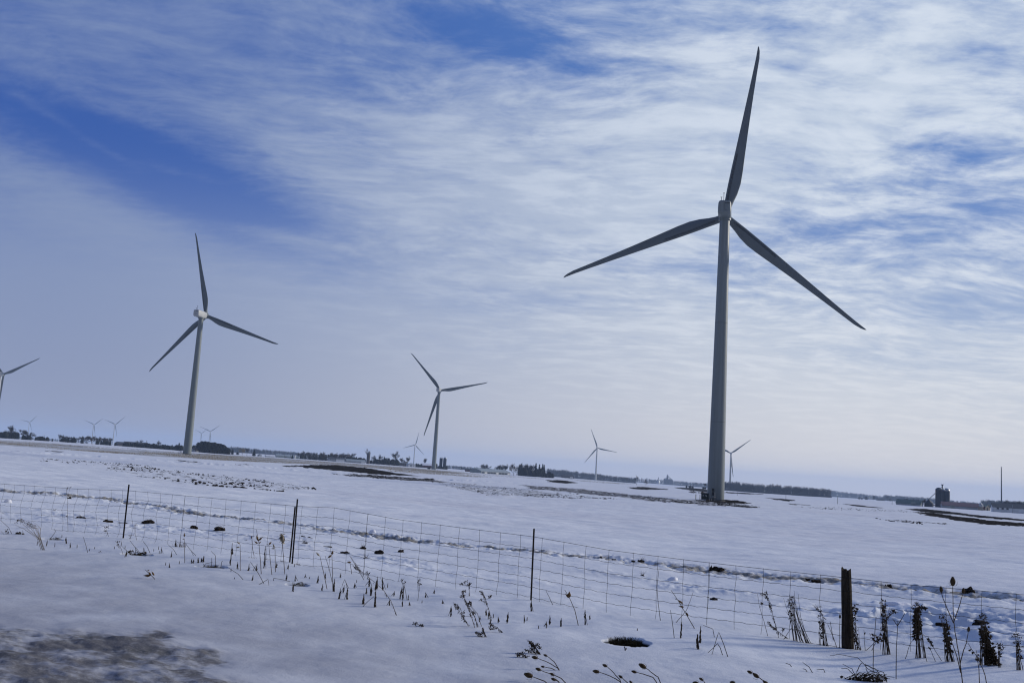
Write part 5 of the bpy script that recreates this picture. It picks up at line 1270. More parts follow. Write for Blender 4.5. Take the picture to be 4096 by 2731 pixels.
# --- goldenrod and other seed-headed weeds: stems and where the seed plumes sit
GR = [
 (cc, 'low leaning goldenrod with thick dark seed plume, lowest stem of the central clump', 'goldenrod', [(1370, 1285), (1290, 1180), (1215, 1075)], [[(1290, 1190), (1300, 1130)], [(1270, 1110), (1190, 1060)], [(1240, 1080), (1190, 1045)]], 34),
 (cc, 'longest goldenrod of the central clump, plumes against the fence wire', 'goldenrod', [(1440, 1305), (1370, 1120), (1310, 960), (1290, 900)], [[(1345, 1040), (1390, 1030)], [(1320, 940), (1275, 970)], [(1290, 925), (1310, 900)]], 36),
 (cc, 'goldenrod stem behind the central clump with a plume halfway', 'goldenrod', [(1478, 1300), (1420, 1160), (1350, 1050)], [[(1410, 1150), (1430, 1150)], [(1350, 1070), (1330, 1030)], [(1300, 1180), (1290, 1230)]], 26),
 (cc, 'thin goldenrod twig at the end of the central clump', 'goldenrod', [(1520, 1290), (1460, 1150), (1390, 1070)], [[(1390, 1080), (1370, 1030)]], 14),
 (cc, 'pale feathery weed tuft growing behind the fence wire', 'dry weed', [(1365, 975), (1370, 900), (1365, 830), (1375, 790)], [[(1300, 800), (1350, 790)], [(1350, 830), (1385, 820)], [(1280, 810), (1270, 830)]], 26),
 (cc, 'branching goldenrod with three dark flat heads by the fence', 'goldenrod', [(1620, 1260), (1600, 1130), (1545, 960), (1520, 910)], [[(1520, 930), (1500, 900)], [(1600, 980), (1615, 950)], [(1490, 1000), (1570, 1040)]], 34),
 (cc, 'small slanting weed with two dark heads below the branching goldenrod', 'goldenrod', [(1755, 1360), (1690, 1310), (1610, 1280)], [[(1640, 1300), (1600, 1270)], [(1600, 1325), (1640, 1330)]], 24),
 (cc, 'flat dark goldenrod head half sunk in snow under the central clump', 'goldenrod', [(1560, 1410), (1530, 1340), (1525, 1310)], [[(1440, 1370), (1480, 1390)], [(1490, 1395), (1530, 1380)], [(1460, 1410), (1510, 1415)]], 34),
 (cc, 'two small dark seed tufts lying flat on open snow', 'goldenrod', [(850, 1297), (800, 1285), (740, 1275)], [[(730, 1275), (765, 1272)], [(800, 1285), (840, 1292)]], 22),
 (cc, 'long goldenrod cane leaning far over toward the steel post pair', 'goldenrod', [(553, 1180), (470, 1010), (380, 880), (250, 770), (120, 660), (10, 505)], [[(60, 600), (120, 690)], [(190, 690), (220, 700)], [(40, 620), (90, 650)]], 26),
 (cc, 'slender stalk with a small nodding seed head', 'dry weed', [(660, 995), (630, 860), (595, 775)], [[(590, 790), (600, 770)], [(620, 810), (635, 800)]], 12),
 (cc, 'slender upright weed with a bushy round seed head', 'dry weed', [(778, 1010), (790, 900), (792, 790)], [[(770, 810), (795, 770)], [(800, 830), (815, 800)]], 16),
 (cg, 'stubby dark goldenrod head pushing out of snow before the flattened teasels', 'goldenrod', [(630, 1100), (560, 1000), (460, 905)], [[(450, 910), (540, 990)], [(400, 1050), (520, 1080)], [(470, 1010), (600, 1130)], [(560, 960), (640, 1020)]], 80),
 (cg, 'tiny dark seed twig beside the stubby goldenrod head', 'goldenrod', [(440, 1165), (390, 1130), (330, 1090)], [[(325, 1095), (430, 1160)], [(262, 1120), (300, 1140)]], 30),
 (ca, 'tall thin weed growing through the fence, branched on top', 'dry weed', [(783, 640), (775, 450), (775, 260), (790, 200)], [[(765, 165), (785, 140)], [(800, 150), (815, 135)], [(765, 470), (775, 465)]], 12),
 (ca, 'small branched weed by the foot of the first steel post', 'dry weed', [(1258, 700), (1220, 640), (1215, 590)], [[(1195, 605), (1235, 600)], [(1195, 640), (1230, 640)]], 16),
 (ca, 'little seed-headed weed right of the first steel post', 'dry weed', [(1575, 745), (1550, 660), (1553, 570)], [[(1545, 575), (1570, 565)], [(1490, 690), (1500, 730)]], 12),
 (ca, 'forked little weed leaning beside the flattened clump', 'dry weed', [(1430, 930), (1385, 830), (1340, 765)], [[(1335, 765), (1375, 760)], [(1340, 800), (1360, 800)]], 9),
 (ce, 'milk-podded tall weed left of the bushy stalk fan', 'dry weed', [(1072, 1025), (1020, 850), (970, 690), (945, 540)], [[(998, 640), (1000, 670)]], 10),
 (ce, 'tall curving weed with drooping seed tassels', 'dry weed', [(1197, 1048), (1150, 880), (1105, 720), (1065, 590), (1050, 500)], [[(1000, 560), (1030, 540)], [(1040, 560), (1075, 620)], [(1080, 640), (1110, 760)]], 40),
 (ce, 'low weed with dark leafy tassel bending toward the stalk fan', 'dry weed', [(1340, 1065), (1220, 1000), (1130, 930), (1065, 850)], [[(1070, 870), (1100, 910)], [(1110, 920), (1160, 960)], [(1235, 960), (1245, 955)]], 34),
]
for cf0, lab, cat, st, pl, cnt in GR:
    p = Plant('goldenrod' if cat == 'goldenrod' else 'dry_weed', lab, cat, cf0(*st[0]), 'seed-headed weeds along the fence')
    lines = [P(cf0, st)]
    for q_ in pl:
        k = min(range(len(st)), key=lambda i: math.hypot(st[i][0] - q_[0][0], st[i][1] - q_[0][1] - 25)); lines.append(P(cf0, [st[max(0, k - 1)] if k == len(st) - 1 else st[k], q_[0], q_[-1]]))
    p.stems(lines[:1], 0.0042, 0.002, 'weed_brown', 0.003, 0.06)
    m = MB()
    for l in lines[1:]:
        q_ = p.line(l, 0.004, prnd.uniform(-.05, .05)); q_[0].z += 0.04; m.tube(q_, [0.0026, 0.0016], 4)
    m.build('branch', 'weed_brown', p.root)
    for q_ in pl:
        m = MB(); plume(m, [p.pt(*cf0(x, y), prnd.uniform(-.03, .03)) for x, y in q_], prnd, max(4, 2 * cnt // len(pl)), 0.012, 0.024)
        m.build('seed_plume', 'weed_dark', p.root)
    if cnt >= 24:
        m = MB()
        hang(m, [p.pt(*cf0(*st[0]))] + [p.pt(*cf0(*q_)) for q_ in st[1:]], prnd, cnt, 0.04, 0.016)
        m.build('dry_leaf_tuft', 'weed_dark', p.root)

# --- teasels
TS = [
 (cf_, 'tall candelabra teasel with four egg-shaped heads near the right picture edge', [[(1655, 1575), (1600, 1200), (1560, 980), (1545, 830), (1538, 640), (1535, 450)], [(1545, 835), (1465, 700), (1425, 600), (1405, 525)], [(1548, 815), (1600, 710), (1650, 545)], [(1618, 1300), (1660, 1180), (1690, 1110), (1712, 975)], [(1625, 1400), (1580, 1250), (1545, 1150), (1515, 1080)]],
  [(1535, 450, 0, -1, 92), (1406, 525, -.12, -1, 62), (1651, 540, .15, -1, 60), (1714, 975, .1, -1, 52), (1512, 1082, -.2, -1, 50)]),
 (cg, 'flattened teasel with three heads just under the stubby goldenrod', [[(960, 1352), (900, 1325), (760, 1245), (585, 1172)], [(958, 1345), (850, 1230), (735, 1140)], [(950, 1348), (820, 1338), (695, 1310)]], [(588, 1174, -1, -.25, 92), (738, 1142, -1, -.45, 60), (697, 1312, -1, -.2, 55)]),
 (cg, 'flattened teasel with a pair of heads below the three-headed one', [[(1100, 1570), (960, 1490), (840, 1435), (635, 1362)], [(980, 1590), (920, 1540), (870, 1500)]], [(640, 1362, -1, -.35, 85), (848, 1440, -1, -.5, 72)]),
 (cg, 'teasel with a curly bearded head at the lower frame edge, far end of the row', [[(830, 1590), (700, 1535), (580, 1490), (505, 1462)]], [(508, 1462, -1, -.35, 135)]),
 (cg, 'teasel with one drooping oval head just above the frame edge', [[(970, 1590), (920, 1545), (870, 1515)]], [(874, 1518, -1, -.4, 76)]),
 (cg, 'teasel pair of heads on arching stems left of the grass hole twig', [[(1930, 1590), (1890, 1545), (1800, 1490), (1690, 1440), (1550, 1390)], [(1925, 1580), (1880, 1510), (1780, 1400), (1675, 1300)]], [(1553, 1392, -1, -.2, 98), (1678, 1304, -1, -.4, 74)]),
 (cg, 'small teasel with two little heads next to the arching pair', [[(2060, 1600), (2000, 1560), (1915, 1480)], [(2080, 1610), (2075, 1585), (2068, 1570)]], [(1918, 1484, -1, -.7, 66), (2072, 1574, -.7, -.8, 60)]),
 (cg, 'teasel with a big curly head and a smaller one, right of the arching pair', [[(2560, 1600), (2480, 1470), (2352, 1380), (2280, 1320)], [(2540, 1610), (2400, 1475), (2240, 1420), (2135, 1395)]], [(2285, 1325, -1, -.6, 120), (2138, 1397, -1, -.3, 76)]),
 (ce, 'teasel head pair on short stems at the lower frame edge', [[(390, 1590), (350, 1570), (320, 1530)], [(300, 1610), (270, 1580)]], [(322, 1532, -.9, -.6, 50), (272, 1570, -1, -.25, 66)]),
 (ce, 'lone teasel head barely above the frame edge, between two pairs', [[(760, 1610), (720, 1585), (685, 1562)]], [(690, 1562, -1, -.2, 58)]),
 (ce, 'teasel with a row of three spiny heads climbing along one stem', [[(1200, 1640), (1040, 1550), (990, 1520), (955, 1490), (905, 1450), (880, 1445)], [(1160, 1620), (1090, 1585), (1060, 1565)]], [(960, 1500, -1, -.7, 74), (884, 1448, -1, -.45, 56), (1064, 1568, -.9, -.4, 55)]),
]
for cf0, lab, lines, heads in TS:
    p = Plant('teasel', lab, 'teasel', cf0(*lines[0][0]), 'teasels in the verge')
    s_px = 0.34864 if cf0 is not cg else 0.2551
    p.stems([P(cf0, l) for l in lines], 0.0058, 0.0034, 'weed_brown', 0.002, 0.03, single=True)
    for x, y, dx, dy, L in heads:
        a = p.pt(*cf0(x, y), 0.03); b = p.pt(*cf0(x + dx * 20, y + dy * 20), 0.03); ax = (b - a).normalized() + p.n * prnd.uniform(-.25, .1)
        m = MB(); teasel_head(m, a, ax, L * s_px * p.k, prnd); h_ = m.build('seed_head', 'teasel_brown', p.root)
        m = MB(); teasel_bracts(m, a, ax, L * s_px * p.k, prnd); m.build('bracts', 'weed_brown', h_)
p = Plant('teasel', 'second slim teasel stalk without a head beside the candelabra teasel', 'teasel', cf_(1845, 1572)); p.stems([P(cf_, [(1845, 1572), (1835, 1400), (1820, 1270), (1800, 1180)]), P(cf_, [(1945, 1575), (1880, 1400), (1820, 1270), (1740, 1160), (1705, 1090)])], 0.005, 0.0025, 'weed_brown', single=True)
m = MB(); crumple(m, [p.pt(*cf_(x, y)) for x, y in ((1815, 1290), (1820, 1260), (1740, 1165))], prnd, 16, 0.035, 0.015); m.build('dry_leaf_tuft', 'weed_dark', p.root)

# --- tall stalk bundles caught in the fence by the wooden post
def bundle(label, cf0, bx, by, tx, ty, fan, n_, leafy, seed):
    rg = random.Random(seed); p = Plant('stalk_bundle', label, 'dry weed', cf0(bx, by), 'dry stalk bundles in the fence')
    ls = []
    for i in range(n_):
        b0 = bx + rg.uniform(-fan, fan); t0 = tx + rg.uniform(-fan, fan) * .5; k = rg.uniform(0.55, 1.0); yb = by + (b0 - bx) * 0.12
        ex = bx + (t0 - bx) * k + rg.uniform(-12, 12); ey = yb + (ty - yb) * k
        ls.append(P(cf0, [(b0, yb), ((b0 + ex) / 2 + (tx - bx) * .12, (yb + ey) / 2), (ex, ey)]))
    p.stems(ls, 0.0042, 0.0018, 'weed_dark', 0.005)
    if leafy:
        (x0, y0, x1, y1, cnt, sz, sp) = leafy
        m = MB(); crumple(m, [p.pt(*cf0(x0 + (x1 - x0) * t, y0 + (y1 - y0) * t)) for t in (0, .25, .5, .75, 1)], rg, cnt, sz, sp); m.build('dry_leaf_tuft', 'weed_dark', p.root)
        m = MB(); plume(m, [p.pt(*cf0(tx + dx, ty + dy)) for dx, dy in ((-30, 60), (0, 10), (40, 70), (0, 160))], rg, 40, 0.012, 0.03); m.build('seed_plume', 'weed_dark', p.root)
    return p
p = bundle('wide fan of bare stalks leaning on the fence two stays left of the wooden post', ce, 1470, 1095, 1330, 560, 110, 22, (1335, 560, 1335, 820, 50, 0.035, 0.035), 1)
p.stems([P(ce, [(1230, 1055), (1335, 935), (1420, 1020)]), P(ce, [(1480, 1095), (1300, 760), (1245, 590)]), P(ce, [(1540, 1100), (1440, 800), (1415, 545)]), P(ce, [(1510, 1098), (1395, 760), (1366, 505)]), P(ce, [(1490, 1098), (1390, 900), (1270, 745)])], 0.0045, 0.002, 'weed_dark', name='long_stem')
bundle('slim dark bundle wrapped on the stay left of the wooden post', ce, 1710, 1128, 1676, 760, 60, 16, (1680, 840, 1690, 1040, 60, 0.035, 0.022), 2)
bundle('bushy stalk bundle with a side plume, just right of the wooden post', cf_, 775, 1236, 735, 600, 55, 18, (735, 640, 740, 1060, 90, 0.04, 0.03), 3)
p = Plant('dry_weed', 'forked weed plume beside the bushy stalk bundle', 'dry weed', cf_(735, 1100)); p.stems([P(cf_, [(735, 1100), (770, 850), (830, 780), (885, 745)]), P(cf_, [(740, 1090), (780, 820), (815, 690)])], 0.004, 0.002)
m = MB(); plume(m, [p.pt(*cf_(x, y)) for x, y in ((770, 860), (800, 800), (850, 745), (885, 760))], prnd, 46, 0.018, 0.03); m.build('seed_plume', 'weed_dark', p.root)
bundle('thick dark leafy bundle hanging in the fence, second right of the wooden post', cf_, 1170, 1265, 1130, 640, 70, 16, (1125, 680, 1125, 1040, 400, 0.042, 0.038), 4)
p = Plant('dry_weed', 'spray of pointed dry leaves on top of the thick dark bundle', 'dry weed', cf_(1150, 1262)); p.stems([P(cf_, [(1150, 1262), (1140, 900), (1150, 720), (1190, 655)]), P(cf_, [(1150, 1262), (1150, 800), (1190, 730), (1225, 690)]), P(cf_, [(1150, 1262), (1110, 800), (1065, 660)])], 0.004, 0.002)
m = MB(); crumple(m, [p.pt(*cf_(x, y)) for x, y in ((1065, 670), (1110, 740), (1150, 710), (1190, 670), (1220, 700))], prnd, 60, 0.036, 0.016); m.build('dry_leaf_tuft', 'weed_dark', p.root)
p = Plant('dry_weed', 'slanting weed stems between the thick bundle and the candelabra teasel', 'dry weed', cf_(1425, 1300)); p.stems([P(cf_, [(1425, 1300), (1300, 1130), (1195, 1000)]), P(cf_, [(1340, 1290), (1290, 1200), (1255, 1150)]), P(cf_, [(1240, 1285), (1190, 1100), (1170, 900)]), P(cf_, [(990, 1250), (1040, 1130), (1090, 1050)])], 0.004, 0.002)
m = MB(); crumple(m, [p.pt(*cf_(x, y)) for x, y in ((1230, 1010), (1270, 1080), (1300, 1130), (1265, 1160))], prnd, 40, 0.035, 0.012); m.build('dry_leaf_tuft', 'weed_dark', p.root)
bundle('tall leaf-tipped stalk bundle behind the candelabra teasel stem', cf_, 1510, 1305, 1420, 780, 60, 18, (1465, 880, 1480, 1180, 130, 0.045, 0.03), 5)
p = bundle('big slumped dark leafy mass at the foot of the fence, near the picture edge', cf_, 1930, 1345, 1880, 760, 90, 20, (1890, 920, 1960, 1320, 480, 0.042, 0.045), 6)
m = MB(); crumple(m, [p.pt(*cf_(x, y)) for x, y in ((1960, 1150), (2000, 1230), (2060, 1360))], prnd, 220, 0.04, 0.03); m.build('dry_leaf_tuft', 'weed_dark', p.root)
bundle('thin stalk bundle at the very edge, beyond the slumped leafy mass', cf_, 2305, 1392, 2265, 990, 40, 9, (2280, 1080, 2310, 1260, 40, 0.04, 0.02), 7)
bundle('few thin stalks with a tiny leaf tuft between slumped mass and edge bundle', cf_, 2080, 1368, 2065, 1110, 20, 4, (2060, 1140, 2070, 1260, 22, 0.035, 0.015), 8)
p = Plant('vine', 'dead vine climbing the side of the wooden post', 'vine', cf_(430, 1180)); ls = []
for i in range(9): ls.append(P(cf_, [(425 + i * 9, 1185 + i), (405 + prnd.uniform(-22, 18), 950), (400 + prnd.uniform(-55, 14), 640 + prnd.uniform(0, 260))]))
p.stems(ls, 0.004, 0.002, depth=-0.13); m = MB(); crumple(m, [p.pt(*cf_(x, y), -0.12) for x, y in ((412, 640), (405, 800), (415, 980), (440, 1120))], prnd, 110, 0.04, 0.03); m.build('dry_leaf_tuft', 'weed_dark', p.root)
p = Plant('dry_weed', 'leaf-tipped weeds leaning away from the foot of the wooden post', 'dry weed', cf_(500, 1195)); p.stems([P(cf_, [(500, 1195), (620, 1115), (710, 990)]), P(cf_, [(585, 1200), (660, 1085), (725, 945)]), P(cf_, [(535, 1195), (520, 1080), (515, 950)]), P(cf_, [(480, 1190), (460, 1050), (455, 930)])], 0.0045, 0.002)
m = MB(); crumple(m, [p.pt(*cf_(x, y)) for x, y in ((600, 1025), (660, 1080), (715, 1050), (520, 960))], prnd, 46, 0.04, 0.02); m.build('dry_leaf_tuft', 'weed_dark', p.root)
for lab, cf0, ls in (('single straight weed stalk in the open snow below the bushy bundle', cf_, [[(617, 1502), (625, 1150), (655, 805)]]), ('single dark forked stalk standing in front of the fence, right of the debris heap', cf_, [[(885, 1502), (888, 1150), (905, 855)], [(905, 860), (985, 762)], [(905, 870), (845, 825)]]),
                     ('thin stalk with a dark bud just left of the wooden post', cf_, [[(236, 1155), (238, 980), (240, 810)]]), ('forked thin stalk left of the budded one by the wooden post', cf_, [[(212, 1150), (165, 1040), (100, 890)], [(165, 1040), (130, 860)]]),
                     ('weed stem growing up along a fence stay, four stays left of the crossed milkweed', cd, [[(1560, 1230), (1530, 1050), (1515, 850), (1535, 660)]]), ('slanted plain stick before the fence by the crossed milkweed', cd, [[(1720, 1450), (1690, 1250), (1670, 1115)]]),
                     ('short slanting stick right beside the lone steel post', cd, [[(335, 1060), (280, 970), (242, 895)]]), ('bent twig hooked under the fence wire', cd, [[(2180, 1432), (2165, 1380), (2155, 1330), (2045, 1290)]]),
                     ('taller folded stick forming an inverted V in the snow', ce, [[(622, 1270), (560, 1120), (503, 980), (460, 1110), (420, 1250)]]), ('lower folded stick forming an inverted V in the snow', ce, [[(563, 1250), (520, 1160), (488, 1110), (430, 1170), (360, 1235)]]),
                     ('bent hoop of twig poking from snow, left of the debris heap', ce, [[(1740, 1445), (1705, 1405), (1625, 1412)]]), ('fine curved grass stem in front of the wooden post', ce, [[(1610, 1455), (1540, 1380), (1465, 1325)], [(1560, 1450), (1500, 1410), (1470, 1400)]]),
                     ('short curved twig on bare snow, well below the stalk fan', ce, [[(1365, 1388), (1320, 1350), (1270, 1335)]]), ('long straight stick slanting on the snow left of the steel post pair', cb, [[(815, 1055), (720, 985), (612, 915)]]),
                     ('leaning stick with torn leaf, in front of the crowned milkweed', cb, [[(1035, 1093), (950, 970), (865, 850)], [(900, 920), (925, 890)]]), ('bent stick forming a low tent in the snow', cb, [[(930, 1102), (1068, 1048), (1078, 1120)]]), ('bent stick lying like a bridge beside the low tent stick', cb, [[(1130, 1060), (1132, 1035), (1220, 1050), (1318, 1073)]]),
                     ('slanting thin stalk before the two-podded milkweed', cb, [[(1810, 1080), (1770, 930), (1722, 780)]]), ('slim stalk pair leaning by the curled amber pod', cb, [[(2185, 1055), (2090, 920), (2005, 780)], [(2150, 960), (2060, 870)]]),
                     ('folded stalk with hanging leaf right of the splayed pods', cb, [[(2002, 1145), (1945, 1050), (1915, 1130)], [(1970, 1280), (1965, 1090)]]), ('thick broken cane resting on a stub in open snow', cc, [[(115, 1080), (200, 1020), (280, 955)]]),
                     ('thin bent stem at the leftmost fence bay', ca, [[(1018, 895), (985, 800), (955, 705)]]), ('low folded twig below the leftmost fence bay', ca, [[(1095, 893), (1155, 868), (1160, 890)]]), ('long slanting twig pair behind the small pod stalk', ca, [[(2270, 922), (2180, 850), (2120, 770)], [(2240, 935), (2195, 875)]]), ('slanting twig leaning at the fence before the small pod stalk', ca, [[(2045, 912), (1990, 850), (1930, 795)]]),
                     ('two fine twigs slanting from the flattened clump', ca, [[(1740, 900), (1690, 820), (1640, 755)], [(1600, 890), (1545, 820), (1490, 750)]])):
    p = Plant('dry_stick', lab, 'stick', cf0(*ls[0][0])); p.stems([P(cf0, l) for l in ls], 0.0052, 0.0032, 'weed_dark', 0.002, 0.06)
    if 'bud' in lab: m = MB(); pod(m, p.pt(*cf_(240, 828)), Vector((0, 0, 1)), 0.075, prnd, 0.22); m.build('bud', 'weed_dark', p.root)
# debris heap and dragged stems at the bottom right
p = Plant('brush_heap', 'tangled heap of dark flattened stems on the snow below the wooden post', 'brush heap', cf_(520, 1530)); ls = []
for i in range(30):
    a = (prnd.uniform(260, 560), prnd.uniform(1470, 1545)); b = (a[0] + prnd.uniform(120, 330), a[1] + prnd.uniform(-60, 30)); ls.append(P(cf_, [a, ((a[0] + b[0]) / 2, (a[1] + b[1]) / 2 - prnd.uniform(0, 40)), b]))
ls += [P(cf_, l) for l in ([(780, 1495), (740, 1440), (600, 1390), (500, 1330)], [(820, 1565), (720, 1480), (560, 1400), (440, 1270), (240, 1235), (125, 1245)], [(450, 1480), (380, 1400), (270, 1345)], [(470, 1500), (330, 1400), (255, 1395)], [(430, 1400), (480, 1340), (495, 1335)], [(760, 1500), (650, 1400), (520, 1350)], [(600, 1460), (540, 1400), (530, 1340)])]
p.stems(ls, 0.005, 0.0024, 'weed_dark', 0.006)
m = MB(); crumple(m, [p.pt(*cf_(x, y)) for x, y in ((290, 1500), (400, 1520), (500, 1530), (700, 1500), (560, 1450))], prnd, 150, 0.045, 0.04); m.build('dry_leaf_tuft', 'weed_dark', p.root)
# collapsed clumps with bent stalks over bare patches on the left
for lab, cf0, c, ls in (('collapsed clump of dark bent stalks right of the first steel post', ca, (1560, 915), [[(1490, 925), (1520, 855), (1560, 915)], [(1520, 920), (1530, 860)], [(1560, 860), (1640, 890)], [(1640, 930), (1650, 830), (1670, 900)], [(1500, 880), (1400, 815)], [(1640, 900), (1755, 905)], [(1560, 870), (1555, 825), (1610, 895)]]),
                        ('collapsed clump of bent stalks over straw, far left bay', ca, (620, 735), [[(560, 735), (640, 640), (620, 615)], [(640, 690), (730, 750)], [(640, 700), (700, 715)], [(540, 735), (620, 720)]]),
                        ('messy tuft of bent dark stalks in front of the crowned milkweed bay', cb, (420, 905), [[(310, 910), (350, 870), (430, 850)], [(420, 890), (420, 800)], [(465, 900), (465, 780), (415, 725)], [(525, 915), (535, 850), (550, 838)], [(440, 880), (505, 890)], [(360, 900), (320, 865)]]),
                        ('small collapsed clump of bent stalks below the steel post pair', cb, (1420, 1108), [[(1350, 1110), (1450, 1080), (1470, 1110)], [(1360, 1105), (1420, 1090), (1465, 1080), (1470, 1115)], [(1500, 1075), (1520, 1105)], [(1380, 1100), (1540, 1122)]]),
                        ('snarl of drooping dark leaf stalks at the far left picture edge', ca, (150, 690), [[(160, 700), (100, 600), (0, 505)], [(150, 790), (100, 720), (10, 640)], [(280, 735), (265, 680), (260, 630)], [(190, 740), (190, 690), (120, 690), (60, 685)], [(230, 800), (180, 740)], [(110, 740), (190, 700)]])):
    p = Plant('stalk_clump', lab, 'dry weed', cf0(*c)); p.stems([P(cf0, l) for l in ls], 0.0055, 0.003, 'weed_dark', 0.003)
    m = MB()
    for i in range(60):
        a = p.pt(*cf0(c[0] + prnd.uniform(-70, 70), c[1] + prnd.uniform(-6, 8)), prnd.uniform(-.1, .1)); u = Vector((prnd.uniform(-1, 1), prnd.uniform(-1, 1), prnd.uniform(0.1, .7))) * 0.07; m.tube([a - Vector((0, 0, .02)), a + u * .6, a + u + Vector((0, 0, -.02))], [0.002, 0.001], 3, cap=False)
    m.build('grass_blades', 'grass_dead', p.root)
    if 'snarl' in lab or 'first steel' in lab:
        m = MB(); crumple(m, [p.pt(*cf0(c[0] + dx, c[1] + dy)) for dx, dy in ((-80, -70), (-30, 10), (60, -30), (110, -40))], prnd, 70, 0.05, 0.03); m.build('dry_leaf_tuft', 'weed_dark', p.root)
p = Plant('grass_clump', 'tall fine tan grass stems arching over at the far left bay', 'grass clump', ca(505, 855)); ls = []
for i in range(16):
    x0 = 480 + prnd.uniform(0, 45); tx = prnd.uniform(170, 400); ls.append(P(ca, [(x0, 856), (x0 - 50, 740), (tx + 90, 610), (tx, 560 + prnd.uniform(-40, 50))]))
p.stems(ls, 0.003, 0.0014, 'weed_tan', 0.003); m = MB(); plume(m, [p.pt(*ca(x, y)) for x, y in ((180, 540), (240, 520), (330, 570), (400, 590))], prnd, 60, 0.014, 0.04); m.build('seed_plume', 'weed_brown', p.root)
# grass tufts: in the thawed hole and at the foot of the fence
def tuft(label, px, py, w_, h_, cnt, mt='grass_dead', group=None, dpt=0.2):
    p = Plant('grass_tuft', label, 'grass tuft', (px, py), group); rg = random.Random(int(px + py)); m = MB(); W_ = w_ * p.k
    for i in range(cnt):
        th = rg.uniform(0, 6.28); rr = math.sqrt(rg.random()); side = Vector((p.n.y, -p.n.x, 0))
        a = side * math.cos(th) * rr * W_ / 2 + p.n * math.sin(th) * rr * dpt; a.z = -0.03
        hh = h_ * p.k * rg.uniform(.5, 1.2); u = Vector((rg.uniform(-1, 1), rg.uniform(-1, 1), 0)) * hh * .6
        m.tube([a, a + u * .4 + Vector((0, 0, hh * .8)), a + u + Vector((0, 0, hh * rg.uniform(.6, 1.1)))], [0.0026, 0.0008], 3, cap=False)
    m.build('grass_blades', mt, p.root); return p
tuft('dark green-brown grass filling the round thawed hole in the snow', 2501, 2566, 128, 20, 700, 'grass_dark', None, 0.26)
m_ = MB(); p = Plant('dry_stick', 'stub twig under the round thawed grass hole', 'stick', (2502, 2602)); p.stems([P(lambda x, y: (x, y), [(2502, 2602), (2500, 2590), (2497, 2584)]), P(lambda x, y: (x, y), [(2504, 2602), (2505, 2590)])], 0.008, 0.006)
for i, (f_, x, y, w_, h_) in enumerate(((cc, 1012, 868, 50, 34), (cc, 1090, 886, 50, 12), (cc, 1248, 908, 70, 26), (cc, 1455, 940, 90, 30), (cc, 1700, 970, 90, 28), (cc, 1930, 1004, 80, 10), (cc, 2185, 1040, 90, 30), (cb, 890, 808, 90, 30), (cb, 1050, 830, 80, 30), (cb, 1225, 856, 80, 36), (cb, 1410, 885, 60, 30), (ca, 2060, 818, 150, 60), (cb, 590, 560, 90, 36), (cb, 715, 770, 70, 10))):
    a = f_(x, y); tuft('dry grass tuft poking from snow at the foot of a fence stay', a[0], a[1], w_ * .349, h_ * .349, 46, 'weed_brown', 'grass tufts along the fence foot', 0.05)
# cut and broken weed stubs
ST = [(cc, [(57, 858, 805), (240, 955, 850), (290, 882, 785), (308, 862, 740), (375, 878, 745), (430, 847, 808), (570, 985, 850), (605, 992, 842), (665, 998, 942), (605, 1072, 1005), (680, 1064, 1020), (150, 1055, 935), (282, 1086, 895), (450, 1066, 990), (825, 1034, 1005), (870, 977, 912), (965, 938, 882), (1155, 1182, 1075), (1060, 1050, 998), (1485, 1232, 1182), (1565, 1172, 1105), (1585, 1205, 1130), (1645, 1192, 1160), (1700, 1248, 1192), (1800, 1253, 1145), (2000, 1247, 1175), (2030, 1222, 1195), (2075, 1127, 1000), (185, 932, 865), (215, 840, 760), (500, 960, 900)]),
      (cd, [(285, 1268, 1180), (247, 1310, 1248), (157, 1318, 1292), (410, 1296, 1212), (690, 1285, 1125), (740, 1216, 1172), (1288, 1346, 1325), (1785, 1452, 1265), (2003, 1505, 1315), (1985, 1565, 1405)]),
      (ce, [(262, 1192, 1020)]),
      (cb, [(265, 865, 808), (325, 858, 790), (305, 858, 812), (655, 758, 700), (632, 905, 655), (720, 940, 855), (840, 955, 875), (890, 1062, 1005), (935, 955, 875), (1020, 925, 685), (1165, 920, 850), (1300, 935, 880), (1370, 912, 872), (1375, 1066, 1005), (1275, 1060, 990), (1355, 1198, 1112), (1488, 1035, 992), (1540, 1045, 1020), (1635, 1098, 1012), (1685, 1180, 1108), (1720, 1050, 980), (1815, 1192, 1050), (1885, 1278, 1160), (1900, 1030, 980), (1925, 1212, 1120), (1970, 1280, 1150), (2065, 1145, 1092), (2085, 1080, 1055), (2225, 1128, 1045), (2195, 1222, 1152), (2250, 1244, 1138), (2160, 1335, 1220), (2290, 1376, 1185), (2320, 1150, 1025), (682, 1048, 1028), (640, 962, 930)]),
      (ca, [(758, 786, 715), (805, 828, 778), (885, 828, 798), (710, 715, 685), (630, 818, 780), (533, 808, 752), (425, 800, 762), (1310, 845, 818), (1025, 865, 845), (1085, 842, 822), (1440, 950, 870), (1390, 808, 768), (1435, 838, 808), (1818, 850, 815), (1765, 872, 845), (1850, 895, 830), (1825, 900, 868), (1960, 950, 870), (2200, 1012, 962), (2220, 1012, 965), (2270, 1010, 952), (2310, 1002, 952), (2332, 1002, 930), (1900, 1038, 1002), (1945, 1062, 1012), (2055, 1020, 985), (2010, 815, 740)])]
